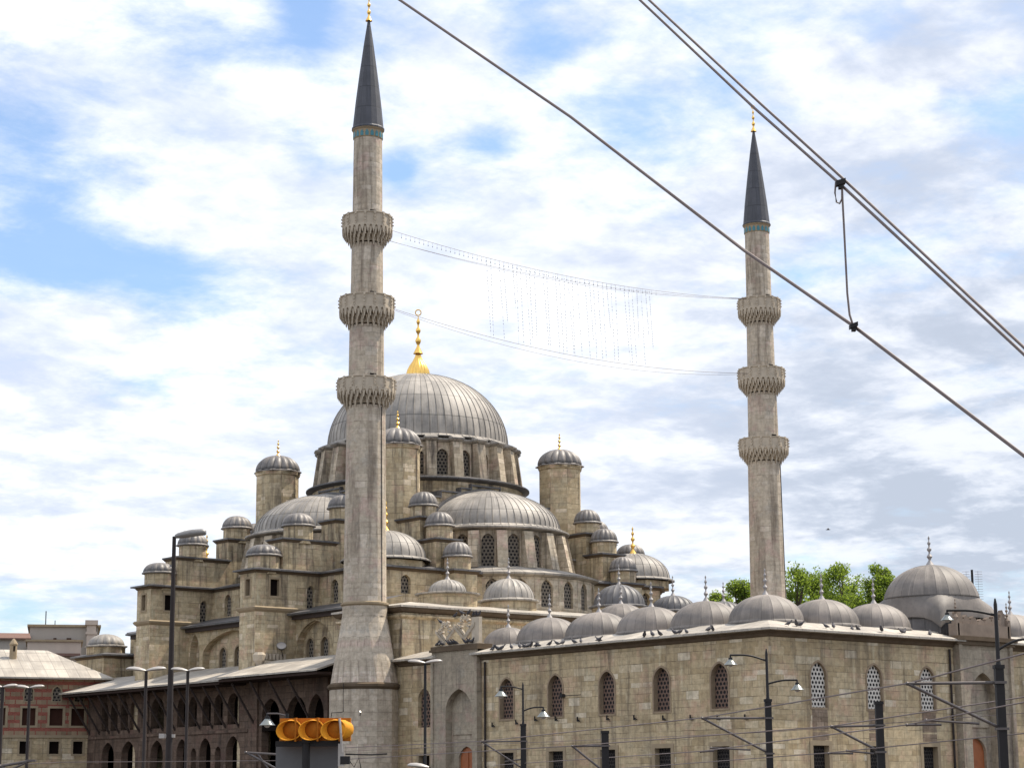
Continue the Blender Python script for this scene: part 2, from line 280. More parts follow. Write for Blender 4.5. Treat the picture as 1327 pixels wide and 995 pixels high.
# ------------------------------------------------------------------ mesh builder
class MB:
    def __init__(s): s.v = []; s.f = []; s.uv = []
    def add(s, vs, fs, uvs=None):
        o = len(s.v); s.v += [Vector(p) for p in vs]
        for i, f in enumerate(fs):
            s.f.append([o+k for k in f]); s.uv.append(uvs[i] if uvs else None)
        return s
    def box(s, x0, x1, y0, y1, z0, z1):
        return s.prism([(x0, y0), (x1, y0), (x1, y1), (x0, y1)], z0, z1)
    def prism(s, poly, z0, z1, cap=True):
        n = len(poly); vs = [(x, y, z0) for x, y in poly]+[(x, y, z1) for x, y in poly]
        fs = [[i, (i+1) % n, n+(i+1) % n, n+i] for i in range(n)]
        if cap: fs += [list(range(n-1, -1, -1)), list(range(n, 2*n))]
        return s.add(vs, fs)
    def loft(s, rings, cap0=False, cap1=False, closed=True, uvs=None):
        n = len(rings[0]); vs = [p for r in rings for p in r]; fs = []; us = []
        for j in range(len(rings)-1):
            for i in range(n if closed else n-1):
                k = (i+1) % n; fs.append([j*n+i, j*n+k, (j+1)*n+k, (j+1)*n+i])
                us.append(uvs(i, j) if uvs else None)
        if cap0: fs.append(list(range(n-1, -1, -1))); us.append(None)
        if cap1: b = (len(rings)-1)*n; fs.append([b+i for i in range(n)]); us.append(None)
        return s.add(vs, fs, us)
    def lathe(s, prof, c=(0, 0), n=32, a0=0., a1=2*PI, rib=0, lobes=0, amp=0, mode='stone', band=1.5, cap=False, ribw=.035):
        full = abs(a1-a0-2*PI) < 1e-6
        A = []
        if rib:
            da = (a1-a0)/n; w = ribw
            for i in range(n):
                b = a0+i*da; A += [(b, 1, i), (b+w*da*1.6, 0, i+.06), (b+da*.5, 0, i+.5), (b+da*(1-w*1.6), 0, i+.94)]
            if not full: A.append((a1, 1, n))
        else:
            m = n*6 if lobes else n
            for i in range(m if full else m+1): A.append((a0+(a1-a0)*i/m, 0, i*(lobes/m if lobes else 1)))
        rings = []; L = [0]
        for j in range(1, len(prof)): L.append(L[-1]+math.hypot(prof[j][0]-prof[j-1][0], prof[j][1]-prof[j-1][1]))
        for j, (r, z) in enumerate(prof):
            ring = []
            for a, rb, _ in A:
                rr = r + (rib*min(1, r*.8) if rb else 0)
                if lobes: rr = r*(1-amp+amp*2*abs(math.sin(a*lobes/2)))
                ring.append((c[0]+rr*math.cos(a), c[1]+rr*math.sin(a), z))
            rings.append(ring)
        rm = max(p[0] for p in prof); N = len(A); top = n
        def uv(i, j):
            u0 = A[i][2]; u1 = A[(i+1) % N][2] if i+1 < N else (n if rib else (lobes if lobes else N))
            if mode == 'lead': return [(u0, L[j]/band), (u1, L[j]/band), (u1, L[j+1]/band), (u0, L[j+1]/band)]
            q0 = (A[i][0])*rm; q1 = (A[i+1][0] if i+1 < N else a1)*rm
            return [(q0, prof[j][1]), (q1, prof[j][1]), (q1, prof[j+1][1]), (q0, prof[j+1][1])]
        s.loft(rings, cap0=cap and full, cap1=cap and full, closed=full, uvs=uv if mode != 'auto' else None)
        return s
    def tube(s, pts, r, n=6, cap=True):
        pts = [Vector(p) for p in pts]; rs = r if isinstance(r, (list, tuple)) else [r]*len(pts); rings = []
        for i, p in enumerate(pts):
            t = (pts[min(i+1, len(pts)-1)]-pts[max(i-1, 0)]).normalized()
            a = t.cross(Vector((0, 0, 1)));
            if a.length < 1e-3: a = t.cross(Vector((1, 0, 0)))
            a.normalize(); b = t.cross(a)
            rings.append([p+(a*math.cos(2*PI*k/n)+b*math.sin(2*PI*k/n))*rs[i] for k in range(n)])
        return s.loft(rings, cap, cap)
    def obox(s, c, ax, ay, az):
        c, ax, ay, az = map(Vector, (c, ax, ay, az)); vs = []
        for k in (-1, 1):
            for i, j in ((-1, -1), (1, -1), (1, 1), (-1, 1)): vs.append(c+ax*i+ay*j+az*k)
        return s.add(vs, [[3, 2, 1, 0], [4, 5, 6, 7], [0, 1, 5, 4], [1, 2, 6, 5], [2, 3, 7, 6], [3, 0, 4, 7]])
    def ball(s, c, r, n=10, sz=1):
        m = n//2; prof = [(max(r*math.sin(PI*k/m), 1e-4), c[2]-r*sz*math.cos(PI*k/m)) for k in range(m+1)]
        return s.lathe(prof, (c[0], c[1]), n)
    def panel(s, O, U, outer, holes=(), N=None, depth=0.):
        "flat wall in the plane through O along U (horizontal) and Z, with openings and their reveals"
        O = Vector(O); U = Vector(U); P = lambda q, d=0: O+U*q[0]+UPZ*q[1]-(N*d if d else Vector((0, 0, 0)))
        loops = [[Vector((a, b, 0)) for a, b in l] for l in [outer, *holes]]; flat = [q for l in [outer, *holes] for q in l]
        tri = tessellate_polygon(loops); fs = []
        want = N
        for t in tri:
            if want is not None:
                a, b, c = (P(flat[k]) for k in t)
                if (b-a).cross(c-a).dot(want) < 0: t = (t[0], t[2], t[1])
            fs.append(list(t))
        s.add([P(q) for q in flat], fs, [[flat[k] for k in f] for f in fs])
        if depth:
            for h in holes:
                n = len(h); s.add([P(q) for q in h]+[P(q, depth) for q in h], [[i, (i+1) % n, n+(i+1) % n, n+i] for i in range(n)])
        return s
    def build(s, name, mat, parent=None, smooth=None, loc=None, fix=True):
        me = bpy.data.meshes.new(name)
        off = Vector(loc) if loc is not None else Vector((0, 0, 0))
        me.from_pydata([p-off for p in s.v], [], s.f); me.materials.append(M[mat] if isinstance(mat, str) else mat)
        uvl = me.uv_layers.new(name='UVMap').data
        for pl, uv in zip(me.polygons, s.uv):
            if uv:
                for li, q in zip(pl.loop_indices, uv): uvl[li].uv = q
            else:
                n = pl.normal
                if abs(n.z) < .75:
                    t = Vector((-n.y, n.x, 0)).normalized(); h = math.sqrt(max(1e-6, 1-n.z*n.z))
                    for li in pl.loop_indices:
                        p = s.v[me.loops[li].vertex_index]; uvl[li].uv = (p.dot(t), p.z/h)
                else:
                    for li in pl.loop_indices:
                        p = s.v[me.loops[li].vertex_index]; uvl[li].uv = (p.x, p.y)
        if smooth:
            me.polygons.foreach_set('use_smooth', [True]*len(me.polygons)); me.set_sharp_from_angle(angle=R(smooth))
        o = bpy.data.objects.new(name, me); col.objects.link(o); o.location = off
        if parent is not None:
            o.parent = parent
            if fix: o.matrix_parent_inverse = Matrix.Translation(-wloc(parent))
        return o
def wloc(o):
    v = Vector((0, 0, 0))
    while o is not None: v += o.location + o.matrix_parent_inverse.translation; o = o.parent
    return v
def tag(o, label=None, cat=None, group=None, kind=None):
    for k, v in (('label', label), ('category', cat), ('group', group), ('kind', kind)):
        if v: o[k] = v
    return o
def thing(name, loc, label, cat, group=None):
    o = bpy.data.objects.new(name, None); o.empty_display_size = .5; col.objects.link(o); o.location = loc
    return tag(o, label, cat, group)
def copy_tree(o, parent=None):
    c = o.copy(); col.objects.link(c); c.parent = parent
    for ch in list(o.children): copy_tree(ch, c)
    return c

# ------------------------------------------------------------------ shape helpers
def arch(u0, u1, z0, zs, za, n=7):
    "outline of a pointed opening"
    w = (u1-u0)/2; uc = (u0+u1)/2; Rr = w*1.35; th = math.acos((Rr-w)/Rr); H = Rr*math.sin(th); k = (za-zs)/H
    L = [(u0+Rr-Rr*math.cos(th*i/n), zs+k*Rr*math.sin(th*i/n)) for i in range(n+1)]
    Rg = [(2*uc-a, b) for a, b in reversed(L[:-1])]
    return [(u1, z0), (u0, z0)]+L+Rg
def rect(u0, u1, z0, z1): return [(u0, z0), (u0, z1), (u1, z1), (u1, z0)]
def grow(h, d):
    c = (sum(p[0] for p in h)/len(h), sum(p[1] for p in h)/len(h)); n = len(h); out = []
    for i in range(n):
        p0, p1, p2 = h[i-1], h[i], h[(i+1) % n]
        e1 = Vector((p1[0]-p0[0], p1[1]-p0[1])).normalized(); e2 = Vector((p2[0]-p1[0], p2[1]-p1[1])).normalized()
        nn = Vector((-e1.y-e2.y, e1.x+e2.x)); nn.normalize(); k = d/max(.4, nn.dot(Vector((-e1.y, e1.x))))
        q = Vector(p1)+nn*k
        out.append((q.x, q.y))
    return out
def offset(poly, d):
    n = len(poly); out = []
    for i in range(n):
        p0, p1, p2 = (Vector(poly[j % n]) for j in (i-1, i, i+1))
        e1 = (p1-p0).normalized(); e2 = (p2-p1).normalized(); n1 = Vector((e1.y, -e1.x)); n2 = Vector((e2.y, -e2.x))
        nn = (n1+n2).normalized(); q = p1+nn*(d/max(.3, nn.dot(n1))); out.append((q.x, q.y))
    return out
def ngon(c, r, n, ph=None):
    ph = PI/n if ph is None else ph
    return [(c[0]+r*math.cos(ph+2*PI*i/n), c[1]+r*math.sin(ph+2*PI*i/n)) for i in range(n)]
def roofcap(mb, poly, z, over=.3, t=.13, inset=1.0, rise=.3):
    a = offset(poly, over); b = offset(poly, -inset)
    mb.loft([[(x, y, z) for x, y in a], [(x, y, z+t) for x, y in a], [(x, y, z+t+rise) for x, y in b]], True, True)
def cornice(mb, poly, z, h=.28, d=.14): mb.prism(offset(poly, d), z-h, z-.002)
def cprof(r, z0, rise, n=12, lip=.18, liph=.12, k=1.0):
    "dome profile with a turned out skirt at the base"
    p = [(r+lip, z0-.10), (r+lip, z0), (r+lip*.3, z0+liph)]
    for i in range(n+1):
        t = i/n*PI/2; p.append((max(r*math.cos(t)**k, .02), z0+liph+(rise-liph)*math.sin(t)))
    return p
def finial(mb, c, z, h, r, ring=False):
    prof = [(r*1.7, 0), (r*1.5, .03), (r*.55, .16), (r*.4, .2), (r*.75, .25), (r*1.05, .30), (r*.75, .35), (r*.35, .39), (r*.3, .46), (r*.7, .50), (r*.9, .54), (r*.7, .58), (r*.3, .62), (r*.28, .68),
            (r*.55, .72), (r*.65, .75), (r*.5, .78), (r*.2, .82), (r*.16, .86)]
    prof += [(r*.4, .91), (r*.25, .96), (.004, 1.0)] if not ring else [(r*.12, .9), (.004, .905)]
    mb.lathe([(a, z+b*h) for a, b in prof], c, 12)
    if ring:
        rr = h*.065; pts = [(c[0]+RIGHT0.x*rr*math.sin(a), c[1]+RIGHT0.y*rr*math.sin(a), z+h*.90+rr-rr*math.cos(a)) for a in [R(8)+R(344)*k/20 for k in range(21)]]
        mb.tube(pts, h*.014, 6)
    return mb
def window(parent, O, U, N, out, depth, mat, frame=.0, fmat='trim', name='window', gname='grille', inset=.02):
    "a window set in its opening: the stone surround (when there is one) carries the grille"
    O = Vector(O); U = Vector(U); N = Vector(N); par = parent
    if frame:
        big = grow(out, frame); fm = MB(); n = len(out); d = .035
        P = lambda q, k: O+U*q[0]+UPZ*q[1]+N*k
        thin = grow(out, -.012); fm.loft([[P(q, -.01) for q in big], [P(q, d) for q in big], [P(q, d) for q in thin], [P(q, -depth-.02) for q in thin]])
        par = fm.build(name, fmat, parent); nm = gname
    else: nm = name
    g = MB(); n = len(out); P = lambda q, k: O+U*q[0]+UPZ*q[1]+N*k; o2 = grow(out, -.016 if frame else -.004)
    tri = tessellate_polygon([[Vector((a, b, 0)) for a, b in o2]]); fs = []
    for t in tri:
        a, b, c = (P(o2[k], 0) for k in t); fs.append(list(t) if (b-a).cross(c-a).dot(N) > 0 else [t[0], t[2], t[1]])
    g.add([P(q, -depth+inset) for q in o2], fs, [[o2[k] for k in f] for f in fs])
    m = len(o2); g.add([P(q, -depth+inset) for q in o2]+[P(q, -depth-.05) for q in o2], [[i, (i+1) % m, m+(i+1) % m, m+i] for i in range(m)])
    return g.build(nm, mat, par)

# ================================================================== ground
gm = MB(); gm.add([(-3000, -3000, 0), (3000, -3000, 0), (3000, 3000, 0), (-3000, 3000, 0)], [[0, 1, 2, 3]])
tag(gm.build('ground', 'ground'), kind='structure')

XN = Vector((-1, 0, 0)); YN = Vector((0, -1, 0)); UX = Vector((1, 0, 0)); UY = Vector((0, 1, 0))
A0, B0 = 21.4, 59.5                        # axis of the great dome

# ================================================================== courtyard
court = thing('courtyard', (21, 17, 0), 'long stone mosque courtyard wall with grille windows and a row of small lead domes', 'courtyard')
WZ = 12.35
def bay_windows(par, org, U, N, ts, gm_):
    ups = [arch(t-.66, t+.66, 8.38, 10.1, 10.88) for t in ts]; lows = [rect(t-.66, t+.66, 4.2, 6.34) for t in ts]
    for h in ups: window(par, org, U, N, h, .32 if gm_ == 'grille' else .16, gm_, .10, 'surround')
    for h in lows: window(par, org, U, N, h, .35, 'bars', .24)
    return ups+lows
LT = [3.85+4.61*i for i in range(5)]; RTS = [3.83+4.71*i for i in range(3)]
wb = MB()
holesL = bay_windows(court, (0, 0, 0), UY, XN, LT, 'grille')
holesL += [arch(30.72-.66, 30.72+.66, 8.1, 9.85, 10.65), rect(30.1, 31.3, 4.2, 6.3)]
window(court, (0, 0, 0), UY, XN, holesL[-2], .3, 'grille'); window(court, (0, 0, 0), UY, XN, holesL[-1], .35, 'dark', .2)
wb.panel((0, 0, 0), UY, rect(0, 38, 0, WZ), holesL+[rect(25.2, 28.2, .01, 10.6)], XN, .40)
holesR = bay_windows(court, (0, 0, 0), UX, YN, RTS, 'grillew')
RT2 = [26.6, 31.3, 36.0]
holesR += bay_windows(court, (0, 0, 0), UX, YN, RT2, 'grillew')
wb.panel((0, 0, 0), UX, rect(0, 42, 0, WZ), holesR+[rect(16.6, 19.45, .01, 10.9)], YN, .40)
wb.box(41.5, 42, .01, 38, 0, WZ)            # far side
wb.box(5.6, 6.1, 6, 33, 0, 11.5); wb.box(6.1, 36, 5.6, 6.1, 0, 11.5); wb.box(35.6, 36.1, 6, 33, 0, 11.5)
wb.build('wall', 'wall', court)
for t_ in RTS+RT2:
    for za, zb_ in ((7.15, 8.36), (6.62, 7.05)):
        m = MB(); m.box(t_-.62, t_+.66, -.006, .05, za, zb_); m.build('infill_patch', 'infill', court)
for y_, z_ in ((23.6, 8.0), (21.3, 8.1), (19.5, 8.25), (17.6, 8.2), (15.6, 8.1), (13.0, 8.1), (10.7, 8.05), (8.3, 7.95), (6.1, 7.9), (4.0, 7.85), (1.9, 7.8)):
    m = MB(); m.obox((-.06, y_, z_), (.07, 0, 0), (0, .05, 0), (0, 0, .05)); m.obox((-.12, y_, z_+.09), (.03, 0, 0), (0, .035, 0), (0, 0, .12)); m.obox((-.12, y_-.1, z_-.05), (.025, 0, 0), (0, .14, 0), (0, 0, .03)); m.build('wall_hook', 'iron', court)
for y_, z_ in ((16.9, 9.6),):
    m = MB(); m.obox((-.15, y_, z_), (.12, 0, 0), (0, .12, 0), (0, 0, .10)); m.obox((-.25, y_-.9, z_-.02), (.03, 0, 0), (0, .9, 0), (0, 0, .02)); m.build('wall_hook', 'iron', court)
cb = MB(); ring = [(0, 0), (15.65, 0), (15.65, 1.35), (21.0, 1.35), (21.0, 0), (42, 0), (42, 33.3), (0, 33.3), (0, 29.6), (1.35, 29.6), (1.35, 24.65), (0, 24.65)]; inner = [(0, 0), (42, 0), (42, 33.3), (0, 33.3)]
cb.loft([[(x, y, z) for x, y in offset(ring, d)] for d, z in ((.003, 12.12), (.12, 12.16), (.18, 12.28), (.34, 12.38), (.34, 12.425))])
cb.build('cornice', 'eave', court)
rb = MB()
rb.loft([[(x, y, z) for x, y in offset(ring, d)] for d, z in ((.30, 12.43), (.62, 12.46), (.62, 12.58), (-1.1, 13.12))])
rb.loft([[(x, y, z) for x, y in offset(inner, d)] for d, z in ((-.95, 13.0), (-1.1, 13.124), (-6.4, 13.16), (-6.4, 11.4))])
rb.build('roof', 'leadl', court)
def small_dome(par, c, r, z, rise, n=20, mat='leadc', fin=True, finh=1.55, drum=None, finmat='finial', ribh=.010, band=3.0):
    d = MB(); d.lathe(cprof(r, z, rise, 11, .12, .10), c, n, rib=ribh, mode='lead', band=band)
    o = d.build('dome', mat, par, smooth=40)
    if fin:
        f = MB(); finial(f, c, z+rise-.04, finh, .13); f.build('finial', finmat, o, smooth=50)
    return o
for y in (3.0, 7.7, 12.3, 16.95, 21.6): small_dome(court, (3.0, y), 2.12, 13.14, 1.62)
for x in (7.75, 12.35, 25.6, 30.3, 35.0, 39.4): small_dome(court, (x, 3.0), 2.12, 13.14, 1.62)
small_dome(court, (4.6, 27.6), 1.7, 13.2, 1.4)
for y in (8.5, 13.5, 18.5, 23.5): small_dome(court, (38.8, y), 2.12, 13.14, 1.62)

# side portal in the left wall
sp = MB(); y0, y1 = 24.75, 29.5
niche = arch(25.35, 28.05, 0.0, 9.0, 10.4, 9)
sp.panel((-.32, 0, 0), UY, rect(y0, y1, 0, 12.85), [niche], XN, .55)
door = arch(25.75, 27.35, 0.0, 6.0, 6.8, 8)
sp.panel((.20, 0, 0), UY, rect(y0+.1, y1-.1, 0, 12.6), [door], XN, .3)
sp.box(-.42, 0, y0-.0, y0+.22, 0, 12.6); sp.box(-.42, 0, y1-.22, y1, 0, 12.6); sp.box(.12, .199, 25.5, 27.9, 7.55, 8.35)
portal = sp.build('portal', 'portal', court)
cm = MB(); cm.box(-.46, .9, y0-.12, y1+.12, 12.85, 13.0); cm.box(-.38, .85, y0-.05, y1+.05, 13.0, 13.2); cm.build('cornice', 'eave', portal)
dm = MB(); dm.panel((.35, 0, 0), UY, grow(door, -.002), [], XN); dm.add([(.35, 26.5, 0), (.30, 26.5, 0), (.30, 26.5, 6.5), (.35, 26.5, 6.5)], [[0, 1, 2, 3]])
dm.build('door', 'door', portal)
ds = MB(); ds.panel((.34, 0, 0), UY, [(25.75, 0), (25.75, 6.0), (26.15, 6.55), (26.15, 0)], [], XN); ds.build('open_gap', 'dark', portal)
# pierced crest over the side portal: two lobed palmettes of stubby stone pegs around an open ring
cr = MB()
for yc, zc, sc in ((28.35, 14.2, .95), (26.35, 14.45, 1.05)):
    for k in range(9):
        for sgn in (-1, 1):
            y = yc+sgn*(.06+k*.115)*sc; z = zc-.82*sc+abs(k)*.10*sc
            cr.obox((-.1, y, z), (.09, 0, 0), (0, .036, 0), (0, sgn*.02, .13*sc))
            if k < 7: cr.obox((-.02, y, z+.26*sc), (.07, 0, 0), (0, .045, 0), (0, sgn*.05, .12))
    for k in range(9):
        a = R(-20)+R(220)*k/8; rr = .40*sc+.10*(k % 2); cr.obox((-.05, yc+rr*math.cos(a), zc+.05+rr*math.sin(a)), (.10, 0, 0), (0, -math.sin(a)*.06, math.cos(a)*.06), (0, math.cos(a)*.12, math.sin(a)*.12))
    for k in range(6):
        a = R(20)+R(140)*k/5; rr = .78*sc; cr.tube([(-.04, yc+.3*sc*math.cos(a), zc+.3*sc*math.sin(a)), (-.06, yc+rr*math.cos(a), zc-.05+rr*math.sin(a))], [.05, .018], 6)
cr.box(-.3, .3, y0+.1, y1-.1, 13.19, 13.26)
cr.box(-.12, .14, y0+.12, y0+.86, 13.2, 14.9)
cr.build('pierced_crest', 'carved', portal)

# main portal in the right wall, with its crenellated crest and the tall dome behind it
mp = MB(); x0, x1 = 15.75, 20.9
niche = arch(16.75, 19.3, 0, 9.0, 10.7, 9)
mp.panel((0, -.36, 0), UX, rect(x0, x1, 0, 12.5), [niche], YN, .62)
door = arch(16.95, 18.75, 0, 6.0, 6.9, 8)
mp.panel((0, .22, 0), UX, rect(x0+.1, x1-.1, 0, 12.3), [door], YN, .3)
mp.box(x0, x0+.3, -.5, 0, 0, 12.4); mp.box(x1-.3, x1, -.5, 0, 0, 12.4); mp.box(16.9, 19.0, .10, .219, 7.5, 8.3)
mport = mp.build('portal', 'portal', court)
dm = MB(); dm.panel((0, .40, 0), UX, grow(door, -.002), [], YN); dm.build('door', 'door', mport)
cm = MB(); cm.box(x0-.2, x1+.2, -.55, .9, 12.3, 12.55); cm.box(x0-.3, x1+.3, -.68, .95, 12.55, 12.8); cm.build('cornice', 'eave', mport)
ct = MB(); ct.box(x0+.1, x1-.1, -.4, .3, 12.79, 13.55)
for i in range(7):
    xc = x0+.45+i*(x1-x0-.9)/6; hgt = (.9, .55, .5, .35, .5, .75, 1.0)[i]
    pts = [(xc-.34, 13.55), (xc-.36, 13.55+hgt*.5), (xc-.22, 13.55+hgt*.55), (xc-.24, 13.55+hgt*.75), (xc-.10, 13.55+hgt*.8), (xc, 13.55+hgt), (xc+.10, 13.55+hgt*.8), (xc+.24, 13.55+hgt*.75), (xc+.22, 13.55+hgt*.55), (xc+.36, 13.55+hgt*.5), (xc+.34, 13.55)]
    n = len(pts); ct.add([(a, -.22, b) for a, b in pts]+[(a, .08, b) for a, b in pts], [list(range(n)), list(range(2*n-1, n-1, -1))]+[[i+1, i, n+i, n+i+1] for i in range(n-1)])
for xc in (x0+.1, x1-.1): ct.box(xc-.14, xc+.14, -.40, -.12, 12.8, 13.9); finial(ct, (xc, -.26), 13.9, 1.1, .10)
ct.build('crenellated_crest', 'crest', mport)
pc = (18.55, 3.6); pr = 2.95
pb = MB(); pb.box(pc[0]-2.75, pc[0]+2.75, pc[1]-2.75, pc[1]+2.75, 12.6, 14.1); pbo = pb.build('dome_base', 'leadd', court)
pd = MB(); N = 48; sk = []
for z, f in ((13.68, 0), (13.80, 0.), (14.35, .16), (14.8, .42), (15.15, .75), (15.45, 1.0)):
    ringp = []
    for i in range(N):
        a = 2*PI*i/N; ca, sa = math.cos(a), math.sin(a); q = 2.95/max(abs(ca), abs(sa)); rr = q*(1-f)+pr*.965*f
        cn = (1/max(abs(ca), abs(sa))-1)/.414*(1-f); ringp.append((pc[0]+rr*ca, pc[1]+rr*sa, z+(.42-.75*cn**2)*(1-f)**1.5))
    sk.append(ringp)
pd.loft(sk, uvs=lambda i, j: [(i//6*2+.3, j*.1+.2), (i//6*2+.5, j*.1+.2), (i//6*2+.5, j*.1+.3), (i//6*2+.3, j*.1+.3)])
pd.lathe([(pr*math.cos(t), 15.0+2.5*math.sin(t)) for t in [R(9)+R(81)*i/12 for i in range(12)]]+[(.02, 17.5)], pc, 24, rib=.012, mode='lead', band=2.9)
pdo = pd.build('dome', 'leadc', court, smooth=60)
f = MB(); finial(f, pc, 17.46, 1.85, .17); f.build('finial', 'finial', pdo, smooth=50)

# ================================================================== mosque
mosq = thing('mosque', (A0, B0, 0), 'great domed stone mosque rising in tiers of lead domes and turrets', 'mosque')
C0 = (A0, B0)
# great dome on its windowed drum
gd = MB(); gd.lathe(cprof(7.62, 32.35, 6.45, 20, .35, .16, .97), C0, 72, rib=.055, mode='lead', band=2.1)
gdo = gd.build('great_dome', 'lead', mosq, smooth=40)
gf = MB(); gf.lathe([(.96, 38.5), (1.0, 38.7), (.99, 38.95), (.9, 39.3), (.7, 39.7), (.46, 40.05), (.29, 40.4), (.2, 40.7), (.15, 41.0)], C0, 24, lobes=16, amp=.035)
finial(gf, C0, 40.7, 3.75, .25, True); gf.build('finial', 'gold', gdo, smooth=50)
def drum_ring(name, c, nseg, r, z0, z1, a0, a1, wz, ww, butt, mat='drum', parent=mosq, gmat='grilleg', slope=.35, bw=.36):
    "faceted windowed drum with sloping buttresses between its windows"
    mb = MB(); da = (a1-a0)/nseg; wins = []
    for i in range(nseg):
        b0, b1 = a0+i*da, a0+(i+1)*da; p0 = Vector((c[0]+r*math.cos(b0), c[1]+r*math.sin(b0), 0)); p1 = Vector((c[0]+r*math.cos(b1), c[1]+r*math.sin(b1), 0))
        U = (p1-p0).normalized(); w = (p1-p0).length; Nn = Vector((U.y, -U.x, 0))
        h = arch(w/2-ww/2, w/2+ww/2, wz[0], wz[1], wz[2]); mb.panel(p0, U, rect(0, w, z0, z1), [h], Nn, .3); wins.append((p0, U, Nn, h))
    if butt:
        full = abs(a1-a0-2*PI) < 1e-6
        for i in range(nseg if full else nseg+1):
            a = a0+i*da; d = Vector((math.cos(a), math.sin(a), 0)); t = Vector((-d.y, d.x, 0)); cc = Vector((*c, 0))
            zt = z1-.18; o1, o0 = r+butt, r+butt+slope
            P = [cc+d*(r-.3)-t*bw+UPZ*z0, cc+d*o0-t*bw+UPZ*z0, cc+d*o0+t*bw+UPZ*z0, cc+d*(r-.3)+t*bw+UPZ*z0,
                 cc+d*(r-.3)-t*bw+UPZ*zt, cc+d*o1-t*bw+UPZ*zt, cc+d*o1+t*bw+UPZ*zt, cc+d*(r-.3)+t*bw+UPZ*zt]
            mb.add(P, [[0, 1, 5, 4], [1, 2, 6, 5], [2, 3, 7, 6], [4, 5, 6, 7]])
    o = mb.build(name, mat, parent)
    for p0, U, Nn, h in wins: window(o, p0, U, Nn, h, .24, gmat)
    return o
md = drum_ring('dome_drum', C0, 24, 7.75, 28.8, 31.95, 0, 2*PI, (29.15, 30.65, 31.25), .95, .72, slope=.42, bw=.40)
def scallop(c, n, r, br, z, a0=0., a1=2*PI, bw=.46, t=.2, over=.22):
    "cornice that steps out round each buttress"
    pts = []; da = (a1-a0)/n
    for i in range(n):
        a = a0+i*da
        for dd, rr in ((-bw/r, br), (bw/r, br), (bw/r+.012, r), (da-bw/r-.012, r)): pts.append((c[0]+(rr+over)*math.cos(a+dd), c[1]+(rr+over)*math.sin(a+dd)))
    return pts
sc = scallop(C0, 24, 7.75, 8.55, 0)
cm = MB(); cm.loft([[(x, y, 31.78) for x, y in offset(sc, -.2)], [(x, y, 31.95) for x, y in sc], [(x, y, 32.06) for x, y in sc], [(A0+(x-A0)*.9, B0+(y-B0)*.9, 32.4) for x, y in sc]])
cm.build('drum_cornice', 'lead', mosq)
lg = MB(); lg.lathe([(8.92, 28.42), (9.2, 28.52), (9.42, 28.6), (9.42, 28.7), (8.8, 28.88), (7.7, 29.0)], C0, 64, mode='lead', band=2); lg.build('drum_ledge', 'leadd', mosq, smooth=30)
bs = MB(); bs.lathe([(8.9, 20), (8.9, 28.5)], C0, 64); bs.build('dome_base', 'mosque', mosq, smooth=30)

def octa_tower(c, r, z0, z1, rise):
    mb = MB(); mb.prism(ngon(c, r, 8), z0, z1); mb.loft([[(x, y, z) for x, y in ngon(c, r+d, 8)] for d, z in ((.003, z1-.35), (.10, z1-.25), (.16, z1-.01))])
    for a in range(8):                               # sunk slits high up
        pass
    t = mb.build('weight_tower', 'mosque', mosq)
    d = MB(); d.lathe([(r+.05, z1-.02), (r+.24, z1), (r+.25, z1+.07), (r+.05, z1+.18)], c, 8, mode='lead', band=2)
    d.lathe([(r*.98*math.cos(q)**.9 if q < 1.5 else .05, z1+.18+rise*math.sin(q)) for q in [PI/2*i/11 for i in range(12)]], c, 16, lobes=16, amp=.06, mode='lead', band=9)
    do = d.build('fluted_dome', 'leadm', t, smooth=50)
    f = MB(); finial(f, c, z1+rise+.12, 1.45, .15); f.build('finial', 'gold', do, smooth=50)
for sx in (-1, 1):
    for sy in (-1, 1): octa_tower((A0+sx*8.5, B0+sy*8.5), 1.82, 18, 30.6, 1.35)
def turret(c, zr, zd, za, r=1.2, par=mosq, fl=True):
    mb = MB(); mb.prism(ngon(c, r, 12), zr-.3, zd); t = mb.build('turret', 'mosque', par)
    d = MB(); d.lathe([(r, zd-.06), (r+.19, zd-.02), (r+.2, zd+.04), (r+.08, zd+.14)], c, 24, mode='lead', band=2)
    d.lathe([(r*1.04*math.cos(q)**.82 if q < 1.5 else .04, zd+.12+(za-zd-.12)*math.sin(q)) for q in [PI/2*i/9 for i in range(10)]], c, 14, lobes=14, amp=.05, mode='lead', band=9)
    d.build('fluted_dome', 'leadm', t, smooth=50)
def eaves(par, poly, z):
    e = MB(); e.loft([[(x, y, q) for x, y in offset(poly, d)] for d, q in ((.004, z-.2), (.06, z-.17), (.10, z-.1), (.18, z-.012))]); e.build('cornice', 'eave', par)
def block(name, poly, z0, z1, par=mosq, mat='mosque', over=.3, rise=.25, inset=.7, wins=(), roofmat='leadd', openings=()):
    mb = MB(); n = len(poly); holes = {}
    for e, h in openings: holes.setdefault(e, []).append(h)
    for i in range(n):
        p, q = Vector((*poly[i], 0)), Vector((*poly[(i+1) % n], 0)); U = (q-p).normalized(); Nn = Vector((U.y, -U.x, 0))
        mb.panel(p, U, rect(0, (q-p).length, z0, z1), holes.get(i, []), Nn, .35)
    mb.add([(x, y, z1) for x, y in poly], [list(range(n))])
    o = mb.build(name, mat, par); eaves(o, poly, z1); r = MB(); roofcap(r, poly, z1, over, .12, inset, rise); r.build('roof', roofmat, o)
    for e, h in openings:
        p, q = Vector((*poly[e], 0)), Vector((*poly[(e+1) % n], 0)); U = (q-p).normalized()
        window(o, p, U, Vector((U.y, -U.x, 0)), h, .3, 'dark' if len(h) == 4 else 'grilleg', .14 if len(h) == 4 else 0)
    return o
